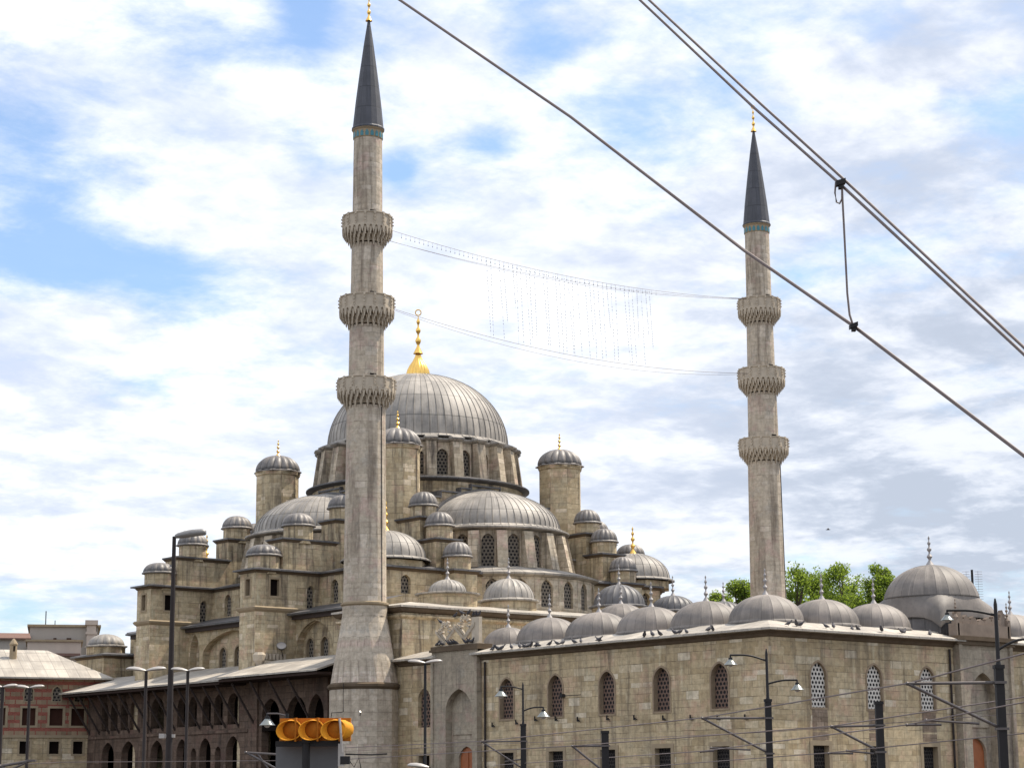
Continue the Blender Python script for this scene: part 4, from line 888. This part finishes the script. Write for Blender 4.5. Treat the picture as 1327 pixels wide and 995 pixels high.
# ================================================================== trees behind the courtyard
def crown_mesh(seed, r, h):
    rn = random.Random(seed); mb = MB(); cl = []
    for i in range(26):
        a = rn.uniform(0, 2*PI); q = rn.random()**.5*r*.85; z = rn.uniform(.18, .98)*h; k = 1-((z/h-.45)/.62)**2
        cl.append((q*math.cos(a)*max(.25, k), q*math.sin(a)*max(.25, k), z, rn.uniform(.26, .46)*r))
    for (x, y, z, cr_) in cl:
        for i in range(330):
            d = Vector((rn.gauss(0, 1), rn.gauss(0, 1), rn.gauss(0, .8))).normalized()*cr_*rn.uniform(.35, 1.08)
            p = Vector((x, y, z))+d; s_ = rn.uniform(.08, .17)
            a = Vector((rn.gauss(0, 1), rn.gauss(0, 1), rn.gauss(0, 1))).normalized(); b = a.cross(Vector((rn.gauss(0, 1), rn.gauss(0, 1), rn.gauss(0, 1)))).normalized()
            mb.add([p-a*s_, p+b*s_*.6, p+a*s_, p-b*s_*.6], [[0, 1, 2, 3]])
    return mb, cl
def tree(px, ytop, D, r, label, seed, lean=0):
    p = at(px, ytop, D); H_ = p.z; root = thing('plane_tree', (p.x, p.y, 0), label, 'tree', 'trees behind the courtyard'); h = r*2.3
    mb, cl = crown_mesh(seed, r, h); off = H_-h*1.02
    for v in mb.v: v.z += off
    mb.build('crown', 'leaf', root, fix=False)
    t = MB(); zs = [0, off*.5, off+h*.3, off+h*.7]; t.tube([(0, 0, zs[0]), (.1, 0, zs[1]), (0, .15, zs[2]), (.1, .1, zs[3])], [.45, .36, .24, .08], 8)
    for (x, y, z, q) in cl[:14]: t.tube([(0, .1, off+h*.1+.2*(z)), (x*.55, y*.55, off+z*.72), (x, y, off+z)], [.16, .10, .03], 5)
    t.build('trunk', 'bark', root, fix=False, smooth=50)
tree(930, 770, 205, 2.0, 'low loose green tree farthest left of the farther minaret', 3)
tree(958, 755, 214, 2.5, 'ragged green tree half hidden by the farther minaret', 11)
tree(1032, 738, 206, 2.9, 'bright green tree just right of the farther minaret', 5)
tree(1058, 744, 216, 3.0, 'broad tree filling the gap between the bright green tree and the tallest one', 6)
tree(1090, 735, 208, 3.1, 'tallest dense green tree, above the second dome from the courtyard corner', 8)
tree(1112, 752, 218, 2.7, 'lower green tree in the gap right of the tallest tree', 12)
tree(1140, 734, 210, 2.5, 'upright green tree just left of the tall portal dome', 9)

# ================================================================== street lamps, tram poles, wires
GZ = 0.
def at_root(px, py, D): q = at(px, py, D); return Vector((q.x, q.y, 0)), q.z
def oval_head(mb, p, d, ln=.75, w=.2, h=.11, up=.12):
    "flat cobra style lamp head reaching out along d"
    d = d.normalized(); s_ = Vector((-d.y, d.x, 0)); rings = []
    for t, f in ((0, .35), (.12, .62), (.35, .95), (.6, 1.0), (.85, .8), (.97, .45), (1.0, .12)):
        c = p+d*ln*t+UPZ*(up*math.sin(t*1.5)); rings.append([c+s_*w*f*math.cos(2*PI*k/12)+UPZ*(h*f*math.sin(2*PI*k/12)*(1 if math.sin(2*PI*k/12) > 0 else .45)) for k in range(12)])
    mb.loft(rings, True, True)
def modern_lamp(px, ytop, D, label, heads, scale=1., rad=.055, mat='bronze', hmat='lamphead'):
    base, z = at_root(px, ytop, D); root = thing('street_lamp', base, label, 'street lamp', 'modern street lamps')
    m = MB(); m.tube([(0, 0, 0), (0, 0, 1.2), (0, 0, 1.25), (0, 0, z)], [rad*1.7, rad*1.6, rad, rad*.85], 10); m.build('pole', mat, root, fix=False, smooth=50)
    for sgn in heads:
        h = MB(); oval_head(h, Vector((0, 0, z-.02)), RIGHT0*sgn, .70*scale, .20*scale, .10*scale, .07*scale); h.build('lamp_head', hmat, root, fix=False, smooth=50)
    return root
modern_lamp(189.5, 868, 62, 'slim two-headed street lamp at the gallery eave, left of the tall mast', (-1, 1), .85)
modern_lamp(243.5, 868, 64, 'slim street lamp with two oval heads just right of the tall mast', (-1, 1), .75)
modern_lamp(38.5, 890, 60, 'slim street lamp with two oval heads in front of the brick pavilion', (-1, 1), .6, .05)
modern_lamp(3.5, 889, 58, 'slim street lamp at the left picture edge in front of the brick pavilion', (-1, 1), .6)
modern_lamp(551, 858, 75, 'slim dark street lamp rising past the portal beside the near minaret', (-1, 1), .9, .06, 'iron')
modern_lamp(556, 993, 60, 'short street lamp with a pale oval head below the portal window', (-1,), .9, .06, 'iron')
base, z = at_root(226, 690, 66); root = thing('mast_lamp', base, 'tall dark mast with one long grey lamp head, in front of the side gallery', 'street lamp')
m = MB(); m.tube([(0, 0, 0), (0, 0, 3.8), (0, 0, z*.99)], [.15, .115, .062], 10); m.build('mast', 'bronze', root, fix=False, smooth=50)
m = MB(); d = RIGHT0; s_ = Vector((-d.y, d.x, 0)); rings = []
for t, f, zz in ((0, .45, 0), (.08, .7, .02), (.3, .95, .06), (.55, 1., .10), (.85, .9, .13), (.97, .75, .12), (1., .5, .12)):
    c = UPZ*(z-.12+zz)+d*(.02+t*1.0); rings.append([c+s_*.16*f*math.cos(2*PI*k/12)+UPZ*(.125*f*math.sin(2*PI*k/12)) for k in range(12)])
m.loft(rings, True, True); m.build('lamp_head', 'lampgrey', root, fix=False, smooth=50)
m = MB(); m.obox((0, 0, at(222, 953, 66).z), RIGHT0*.18, FWD0*.05, UPZ*.05); m.obox(RIGHT0*-.22+UPZ*at(222, 953, 66).z, RIGHT0*.09, FWD0*.1, UPZ*.07); m.build('camera_bracket', 'lamphead', root, fix=False)

def bell(par, p, s_=1.0):
    m = MB(); c = (p.x, p.y)
    m.lathe([(.02*s_, p.z+.02*s_), (.035*s_, p.z), (.035*s_, p.z-.09*s_), (.08*s_, p.z-.10*s_), (.085*s_, p.z-.17*s_), (.07*s_, p.z-.18*s_)], c, 14); g_ = m.build('lamp_fitting', 'iron', par, fix=False, smooth=40)
    m = MB(); m.lathe([(.07*s_, p.z-.165*s_), (.10*s_, p.z-.20*s_), (.235*s_, p.z-.36*s_), (.275*s_, p.z-.39*s_), (.26*s_, p.z-.395*s_), (.09*s_, p.z-.22*s_)], c, 20); sh = m.build('lamp_shade', 'shade', par, fix=False, smooth=40)
    m = MB(); m.ball((p.x, p.y, p.z-.36*s_), .12*s_, 12); m.build('lamp_glass', 'lamphead', sh, fix=False, smooth=60)
def arm(mb, x0, z0, x1, z1, r=.022):
    "curved lamp arm in the plane of the street front"
    pts = []
    for i in range(9):
        t = i/8; x = x0+(x1-x0)*t; z = z0+(z1-z0)*math.sin(min(1, t*1.45)*PI/2); pts.append(RIGHT0*x+UPZ*z)
    mb.tube(pts, r, 7)
def heritage_pole(px, ptop, lamp, D, label, arms, tram, w=.075, name='lamp_post'):
    base, zp = at_root(px, ptop, D); root = thing(name, base, label, 'lamp post' if lamp else 'tram pole', 'dark posts along the tram line')
    m = MB(); m.obox(UPZ*zp/2, RIGHT0*w, FWD0*w, UPZ*zp/2); m.obox(UPZ*.3, RIGHT0*(w+.05), FWD0*(w+.05), UPZ*.3); m.obox(UPZ*(zp-.02), RIGHT0*(w+.015), FWD0*(w+.015), UPZ*.03)
    m.build('post', 'iron', root, fix=False)
    M_ = lambda x, y: ((x-px)/F*1.0*(at(px, y, D)-CAM).length, at(px, y, D).z)     # metres right of the post, height
    if lamp:
        zt = at(px, lamp, D).z; m = MB(); m.tube([UPZ*zp, UPZ*(zp+.06), UPZ*zt, UPZ*(zt+.1)], [.05, .034, .030, .012], 8); m.build('lamp_column', 'iron', root, fix=False, smooth=50)
        for (xe, ye, yjoin) in arms:
            x1, z1 = M_(xe, ye); z0 = at(px, yjoin, D).z; m = MB(); arm(m, 0, z0, x1, z1); ao = m.build('lamp_arm', 'iron', root, fix=False, smooth=50)
            bell(ao, RIGHT0*x1+UPZ*(z1+.0), 17.5*D/F/.55)
    for (xe, ye, yp, yd, extra) in tram:
        x1, z1 = M_(xe, ye); z0 = at(px, yp, D).z; zd = at(px, yd, D).z; m = MB()
        m.tube([UPZ*z0, RIGHT0*x1+UPZ*z1], .026, 7); m.tube([RIGHT0*x1+UPZ*z1, UPZ*zd], .026, 7); m.ball(RIGHT0*x1+UPZ*z1, .034, 8)
        for k in (z0, zd): m.obox(UPZ*k, RIGHT0*(w+.03), FWD0*(w+.03), UPZ*.02)
        for (xa, ya, xb, yb) in extra:
            (u0, v0), (u1, v1) = M_(xa, ya), M_(xb, yb); m.tube([RIGHT0*u0+UPZ*v0, RIGHT0*u1+UPZ*v1], .022, 6); m.ball(RIGHT0*u0+UPZ*v0, .026, 8)
        m.build('bracket', 'steel', root, fix=False, smooth=50)
    return root
heritage_pole(678, 938, 888, 62, 'dark lamp post with two bell lamps in front of the leftmost courtyard windows', [(650, 889, 893), (704, 916, 921)], [(625, 960, 960, 996, [(655, 986, 676, 983)])], .082)
heritage_pole(995, 906, 846, 46.5, 'dark lamp post with two bell lamps beside the courtyard corner', [(949, 848, 856), (1033, 881, 886)], [(911, 929.5, 930, 976, [(921, 968, 971, 971), (908, 973, 925, 972)])], .070)
heritage_pole(1294, 862, 783, 34, 'thick dark lamp post with curved lamp arms in front of the main portal', [(1233, 790, 797), (1345, 828, 842)], [(1179, 884.5, 884, 944, [(1200, 932, 1266, 937), (1176, 938, 1219, 938)])], .066)
heritage_pole(784, 947, 0, 50, 'dark square tram pole in front of the middle courtyard windows', [], [(742, 966, 966, 1001, [])], .085, 'tram_pole')
heritage_pole(1138.5, 909, 0, 42, 'dark square tram pole with bracket between the white grille windows', [], [(1078, 940.5, 939.5, 974, [(1096, 972, 1130, 976), (1073, 975, 1104, 975.5)])], .072, 'tram_pole')
heritage_pole(40, 1010, 0, 40, 'tram pole with two slanting bracket arms at the lower left', [], [(1, 992, 985, 1012, [(39, 985, 5, 1001)])], .05, 'tram_pole')
heritage_pole(393, 990, 0, 46, 'low tram pole with bracket left of the amber signal', [], [(320, 974, 979, 1014, [(335, 976, 352, 1000)])], .06, 'tram_pole')
base, zp = at_root(372, 924, 44); root = thing('lamp_post', base, 'bell lamp on a short arm hanging left of the amber signal', 'lamp post', 'dark posts along the tram line')
m = MB(); m.tube([UPZ*0, UPZ*1.0, UPZ*zp], [.06, .045, .035], 8); m.build('post', 'iron', root, fix=False, smooth=50)
m = MB(); x1 = -25/F*44; m.tube([UPZ*(zp-.05), RIGHT0*x1*.5+UPZ*zp, RIGHT0*x1+UPZ*zp], .022, 6); ao = m.build('lamp_arm', 'steel', root, fix=False); bell(ao, RIGHT0*x1+UPZ*zp, .62)

def wire(name, pts, r, label, group, mat='cable', seg=14, sag=0.):
    P_ = [at(*p) for p in pts]; out = [P_[0]]
    for a, b in zip(P_, P_[1:]):
        for k in range(1, seg+1): t = k/seg; q = a.lerp(b, t); q.z -= 4*sag*t*(1-t); out.append(q)
    m = MB(); m.tube(out, r, 6); mid = out[len(out)//2]; o = m.build(name, mat, loc=out[0], smooth=60); return tag(o, label, 'wire', group)
GW = 'tram wires along the street'
wire('tram_wire', [(445, 968.5, 74), (625, 960, 62), (911, 929.5, 46.5), (1179, 884.5, 34), (1345, 842, 29)], .014, 'highest tram wire, carried past the courtyard wall by the bracket tips', GW)
wire('tram_wire', [(445, 983.5, 70), (742, 966, 50), (1078, 940.5, 42), (1345, 900, 34)], .013, 'middle tram wire running below the upper courtyard windows', GW)
wire('tram_wire', [(640, 991, 66), (908, 973, 46), (1176, 938.5, 34), (1345, 906, 30)], .012, 'thin tram wire crossing the bracket stubs under the courtyard windows', GW)
wire('tram_wire', [(740, 1000, 60), (1073, 975, 42), (1345, 948, 34)], .011, 'lowest tram wire, near the bottom of the courtyard windows', GW)
wire('tram_wire', [(445, 973, 74), (680, 962, 62), (1000, 948, 52), (1345, 922, 46)], .008, 'faint slack wire between the highest and middle tram wires', GW)
wire('tram_wire', [(-20, 992, 60), (80, 987, 60), (230, 986, 58), (362, 985, 56)], .012, 'tram wire across the foot of the brick pavilion and arcade', GW)

# heavy cables crossing the sky overhead
cab = wire('overhead_cable', [(500, -12, 17), (740, 152, 15.8), (965, 325, 14.8), (1107, 423, 14.2), (1345, 604, 13.2)], .013, 'thick lone cable sloping across the whole sky in front of both minarets', 'heavy overhead cables', seg=8)
tw = wire('overhead_cable', [(812, -16, 15.3), (975, 138, 14.6), (1088, 238, 14.2), (1345, 476, 13.2)], .0105, 'lower of the twin cables at the upper right', 'heavy overhead cables', seg=8)
wire('overhead_cable', [(828, -12, 15.3), (985, 134, 14.6), (1094, 233, 14.2), (1345, 467, 13.2)], .0105, 'upper of the twin cables at the upper right', 'heavy overhead cables', seg=8)
dp = thing('cable_dropper', at(1090, 238, 14.15), 'thin hanging cable clamped between the twin cables and the lone cable', 'cable')
rel = lambda x, y, D: at(x, y, D)-at(1090, 238, 14.15)
m = MB(); m.tube([rel(x, y, 14.15) for x, y in ((1091, 238), (1092, 262), (1094, 300), (1096, 340), (1098, 380), (1101, 408), (1106, 423))], .0085, 6); m.build('dropper', 'cable', dp, fix=False, smooth=60)
m = MB(); m.tube([rel(x, y, 14.15) for x, y in ((1083, 236), (1082, 250), (1084, 262), (1088, 264), (1091, 258), (1091, 244))], .007, 6); m.build('wire_loop', 'cable', dp, fix=False, smooth=60)
for x, y, k in ((1089, 237, 1.0), (1106, 422, .8)):
    m = MB(); c = rel(x, y, 14.15); m.obox(c, RIGHT0*.035*k+UPZ*.01, FWD0*.03, UPZ*.018*k); m.obox(c-UPZ*.02, RIGHT0*.014, FWD0*.02, UPZ*.026*k); m.build('clamp', 'iron', dp, fix=False)

# strings of small bulbs hung between the minarets
n1, n2 = Vector((-1.55, 35.26, 0)), Vector((41.75, 38.72, 0)); MK = 0.9699
fes = thing('festoon_lights', (21, 38.72, 0), 'curtain of thin bulb strings hung on cables between the two minarets', 'string lights')
def span(za, zb, sag, t): q = (n1+UPZ*za).lerp(n2+UPZ*zb, t); q.z -= 4*sag*t*(1-t); return q
def cable(za, zb, sag, r, t0=.035, t1=.965, dy=0):
    m = MB(); m.tube([span(za, zb, sag, t0+(t1-t0)*k/30)+Vector((0, dy, 0)) for k in range(31)], r, 5); m.build('cable', 'cable', fes)
ZN = lambda z: 4+(z-4)*MK
UPc, LOc = (ZN(44.1), 44.6, 1.15), (ZN(38.4), 38.2, 1.35)
cable(*UPc, .016); cable(ZN(43.2), 44.6, 1.05, .013); cable(ZN(43.25), 44.6, 1.2, .012); cable(*LOc, .017); cable(ZN(38.4), 38.2, 1.75, .013)
random.seed(21)
def tx(px):                                      # fraction of the span seen in a photo column
    v = ray(px, 400); e = n2-n1; det = v.x*(-e.y)+e.x*v.y; w = n1-CAM; return (v.x*w.y-v.y*w.x)/(v.y*e.x-v.x*e.y)
for i in range(40):
    px = 631+i*5.55+random.uniform(-.8, .8)
    if random.random() < .12 or px > 852: continue
    t = tx(px); a = span(*UPc, t); b = span(*LOc, tx(px+random.uniform(2, 8))); full = 1.0 if i < 4 or random.random() < .72 else random.uniform(.55, .9)
    end = a.lerp(b, full); m = MB(); N = 12; pts = [a.lerp(end, k/N)+Vector((random.uniform(-.03, .03), 0, 0)) for k in range(N+1)]
    m.tube(pts, .0045, 4)
    for k in range(1, N*2):
        if random.random() < .75: m.ball(a.lerp(end, k/(N*2)), .030, 6, 1.5)
    m.build('bulb_string', 'bulb', fes)
m = MB()
for i in range(58):
    t = tx(520+i*5.8); q = span(*UPc, t); m.tube([q, q-UPZ*.28], .008, 4); m.ball(q-UPZ*.3, .035, 6, 1.5)
m.build('short_drop_bulbs', 'bulb', fes)

# ================================================================== amber tram signal
TD = 30.; base, tz = at_root(397, 945, TD); sig = thing('tram_signal', base, 'horizontal amber three-lamp signal with round hoods on a dark pole', 'traffic signal')
k = TD/F; X_ = lambda px: RIGHT0*((px-397)*k); Z_ = lambda py: UPZ*at(397, py, TD).z; FN = -FWD0
m = MB(); m.obox(X_(408)+Z_(945)+FWD0*.08, RIGHT0*45*k, FWD0*.07, UPZ*14.5*k)
for px in (374, 402, 430): m.obox(X_(px+10)+Z_(945)+FN*.0, RIGHT0*1.2*k, FWD0*.10, UPZ*14.8*k)
m.build('signal_body', 'amberd', sig, fix=False)
hd = (FN*.93-RIGHT0*.30-UPZ*.12).normalized(); hs = RIGHT0; hu = UPZ
for px in (374, 402, 430):
    h = MB(); c = X_(px+5)+Z_(945)+FN*.07; rr = 12.6*k; arc = [R(62)+R(236)*q/20 for q in range(21)]; rings = []
    ln = lambda a: .20*max(.12, math.sin((a-R(62))/R(236)*PI)**.6)
    ring_ = lambda f, e: [c+hs*(rr*f*math.cos(a))+hu*(rr*f*math.sin(a))+hd*(ln(a)*e) for a in arc]
    h.loft([ring_(1, 0), ring_(1, .5), ring_(1, 1), ring_(.94, 1), ring_(.94, .02)], closed=False); ho = h.build('hood', 'amber', sig, fix=False, smooth=50)
    rot = FN.to_track_quat('Z', 'Y').to_matrix()
    l_ = MB(); l_.lathe([(rr*1.02, -.06), (rr*1.02, .02), (rr*.92, .02), (rr*.90, -.02)], (0, 0), 24); l_.v = [rot @ q + c for q in l_.v]; l_.build('rim', 'amber', ho, fix=False, smooth=50)
    l_ = MB(); l_.lathe([(rr*.9, -.02), (rr*.6, .015), (.001, .03)], (0, 0), 20); l_.v = [rot @ q + c for q in l_.v]; l_.build('lens', 'amberd', ho, fix=False, smooth=60)
e = MB(); e.lathe([(13.*k, 0), (12.6*k, 6*k), (10*k, 12*k), (5*k, 16*k), (.001, 17*k)], (0, 0), 20); rot = RIGHT0.to_track_quat('Z', 'Y').to_matrix(); e.v = [rot @ q + X_(440)+Z_(945)+FWD0*.05 for q in e.v]
e.build('end_hood', 'amber', sig, fix=False, smooth=60)
m = MB(); m.tube([UPZ*0, UPZ*(tz-17*k)], .06, 10); m.obox(Z_(958)-FWD0*.01, RIGHT0*5*k, FWD0*.05, UPZ*4*k); m.build('pole', 'iron', sig, fix=False, smooth=40)
m = MB(); m.obox(X_(399)+Z_(963)+FWD0*.08, RIGHT0*41*k, FWD0*.09, UPZ*3.4*k); m.build('mounting_beam', 'iron', sig, fix=False)
m = MB(); m.tube([X_(440)+Z_(931)+FN*.12, X_(442)+Z_(950)+FN*.14, X_(443.5)+Z_(975)+FN*.12], .018, 6); m.obox(X_(442)+Z_(978)+FN*.06, RIGHT0*3.8*k, FWD0*.02, UPZ*14*k); m.build('white_strap', 'lamphead', sig, fix=False)
m = MB(); m.obox(X_(447)+Z_(985)+FN*.03, RIGHT0*6*k, FWD0*.06, UPZ*5*k); m.tube([X_(447)+Z_(977), X_(480)+Z_(978), X_(500)+Z_(977)], .012, 5); m.tube([X_(452)+Z_(985), X_(458)+Z_(994), X_(464)+Z_(982), X_(467)+Z_(996)], .008, 5); m.build('junction_box', 'iron', sig, fix=False)
sbx, sz = at_root(398, 985, TD+.3); sb = thing('sign_board', sbx, 'blank grey back of a large sign board under the amber signal', 'sign')
m = MB(); c = at(398, 992, TD+.35); c = Vector((0, 0, c.z)); m.obox(c-UPZ*.25, RIGHT0*40*k, FWD0*.02, UPZ*(26*k+.25)); m.build('board', 'panel', sb, fix=False)
m = MB()
for px in (362, 434): m.tube([RIGHT0*((px-398)*k)+FWD0*.06, RIGHT0*((px-398)*k)+FWD0*.06+UPZ*(c.z+20*k)], .03, 6)
m.build('leg', 'steel', sb, fix=False)

# ================================================================== small things on the mosque and courtyard
def floodlight(p, d, label):
    root = thing('floodlight', p, label, 'floodlight', 'floodlights on the mosque')
    m = MB(); rot = d.normalized().to_track_quat('Z', 'Y').to_matrix(); m.lathe([(.1, -.25), (.26, -.18), (.34, .05), (.36, .08), (.33, .08)], (0, 0), 16); m.v = [rot @ q for q in m.v]; m.build('housing', 'lampgrey', root, fix=False, smooth=50)
    m = MB(); m.lathe([(.335, .06), (.2, .08), (.002, .09)], (0, 0), 16); m.v = [rot @ q for q in m.v]; m.build('front_glass', 'lamphead', root, fix=False, smooth=50)
    m = MB(); m.tube([(0, 0, -.1), (.1, 0, -.75)], .03, 6); m.build('bracket', 'iron', root, fix=False)
floodlight(Vector((2.1, 50.75, 14.6)), Vector((-.4, -.6, .62)), 'round white floodlight tilted up on the side pier above the gallery roof')
fl = thing('floodlight', Vector((-4.00, 33.66, 9.0)), 'small white lamp on a thin arm fixed to the near minaret base', 'floodlight', 'floodlights on the mosque')
m = MB(); m.obox((0, -1.35, 0), (.05, .10, -.10), (.02, .06, .06), (.06, 0, 0)); m.build('housing', 'lamphead', fl, fix=False)
m = MB(); m.tube([(0.05, .6, 2.0), (0.05, .6, .15), (-.1, .6, .12), (-.1, 1.7, .12), (-.1, 1.75, -.2)], .025, 5); m.build('bracket', 'iron', fl, fix=False)
ant = thing('tv_aerial', (45.3, 20.8, 0), 'tall many-rod television aerial rising behind the crenellated portal', 'aerial')
m = MB(); z0, z1 = 0, at(1261, 738, 160).z; m.tube([(0, 0, 0), (0, 0, z1)], .10, 6); mo_ = m.build('mast', 'iron', ant, fix=False)
for sgn in (-1, 1):
    m = MB()
    for i in range(15): m.tube([RIGHT0*sgn*.2+UPZ*(z1-.15-i*.19), RIGHT0*sgn*.78+UPZ*(z1-.15-i*.19)], .014, 4)
    m.tube([RIGHT0*sgn*.45+UPZ*(z1-.1), RIGHT0*sgn*.45+UPZ*(z1-2.9)], .012, 4); m.build('aerial_rods', 'steel', mo_, fix=False)
# rainwater pipes on the walls
def pipe(pts, label):
    m = MB(); m.tube(pts, .07, 7); o = m.build('drainpipe', 'bronze', loc=pts[-1], smooth=50); tag(o, label, 'drainpipe', 'drainpipes on the courtyard walls')
pipe([(-.12, 24.3, 12.0), (-.12, 24.3, 0.0)], 'brown drainpipe on the left courtyard wall next to the side portal')
pipe([(15.3, -.12, 12.0), (15.3, -.12, 0.0)], 'brown drainpipe on the right courtyard wall next to the main portal')

# birds
def pigeon():
    root = bpy.data.objects.new('pigeon', None); root.empty_display_size = .1; col.objects.link(root)
    m = MB(); rings = []
    for x, z, r in ((-.24, .08, .012), (-.17, .10, .04), (-.06, .13, .085), (.04, .16, .095), (.11, .21, .07), (.14, .26, .048), (.165, .30, .052), (.195, .305, .032), (.225, .295, .008)):
        rings.append([(x, r*math.cos(2*PI*k/10), z+r*math.sin(2*PI*k/10)) for k in range(10)])
    m.loft(rings, True, True); m.tube([(-.01, .03, .07), (0, .03, 0)], .008, 4); m.tube([(-.01, -.03, .07), (0, -.03, 0)], .008, 4)
    m.build('body', 'bird', root, fix=False, smooth=60)
    return root
pg = pigeon(); used = False
def put_bird(p, a, label, group, sc=1.):
    global used
    o = pg if not used else copy_tree(pg); used = True; o.location = p; o.rotation_euler = (0, 0, a); o.scale = (sc,)*3; tag(o, label, 'pigeon', group)
random.seed(5)
for y in sorted([random.uniform(3.5, 24.2) for _ in range(24)]+[21.2, 20.4, 19.6, 18.7, 17.6]):
    put_bird((-.5, y, 12.59), random.uniform(0, 6), 'dark pigeon perched along the eave of the left courtyard wall', 'pigeons on the left courtyard eave', random.uniform(.95, 1.2))
for x in (1.2, 2.0, 2.35, 4.4, 4.9, 7.0, 7.5, 9.1, 11.0, 11.5, 13.8): put_bird((x, -.35+random.uniform(0, .5), 12.72), random.uniform(0, 6), 'dark pigeon perched on the roof edge of the right courtyard wall', 'pigeons on the right courtyard eave', random.uniform(.95, 1.2))
for y in [25.0+i*.24 for i in range(18)]:
    if random.random() < .85: put_bird((-.38, y, 13.21), random.uniform(0, 6), 'dark pigeon perched on the cornice of the side portal', 'pigeons on the side portal', 1.1)
for (y, z) in ((28.9, 14.95), (27.4, 15.25), (26.0, 15.35), (25.5, 14.9), (25.2, 14.9), (24.95, 14.9), (26.7, 15.4)):
    put_bird((-.05, y, z-(.28 if y > 25.6 else 0)), random.uniform(0, 6), 'dark pigeon perched on top of the pierced portal crest', 'pigeons on the portal crest', 1.1)
# a few birds sitting on the highest tram wire
gl = at(1073, 686, 120); gull = thing('flying_bird', gl, 'small dark bird flying in the sky right of the farther minaret', 'bird')
m = MB(); m.loft([[(x*1.3, r*math.cos(2*PI*k/8), r*math.sin(2*PI*k/8)) for k in range(8)] for x, r in ((-.2, .01), (-.08, .05), (.05, .055), (.15, .035), (.2, .008))], True, True)
b1 = m.build('body', 'bird', gull, fix=False, smooth=60)
for sgn in (-1, 1):
    m = MB(); m.loft([[(.09, sgn*.02, .03), (-.09, sgn*.02, .025), (-.09, sgn*.02, .01), (.09, sgn*.02, .01)], [(.11, sgn*.24, .12), (-.05, sgn*.24, .115), (-.05, sgn*.24, .105), (.11, sgn*.24, .105)], [(.02, sgn*.52, .06), (-.05, sgn*.52, .058), (-.05, sgn*.52, .052), (.02, sgn*.52, .05)]], True, True); m.build('wing', 'bird', gull, fix=False)
gull.rotation_euler = (0, 0, R(-50)); gull.scale = (.55,)*3
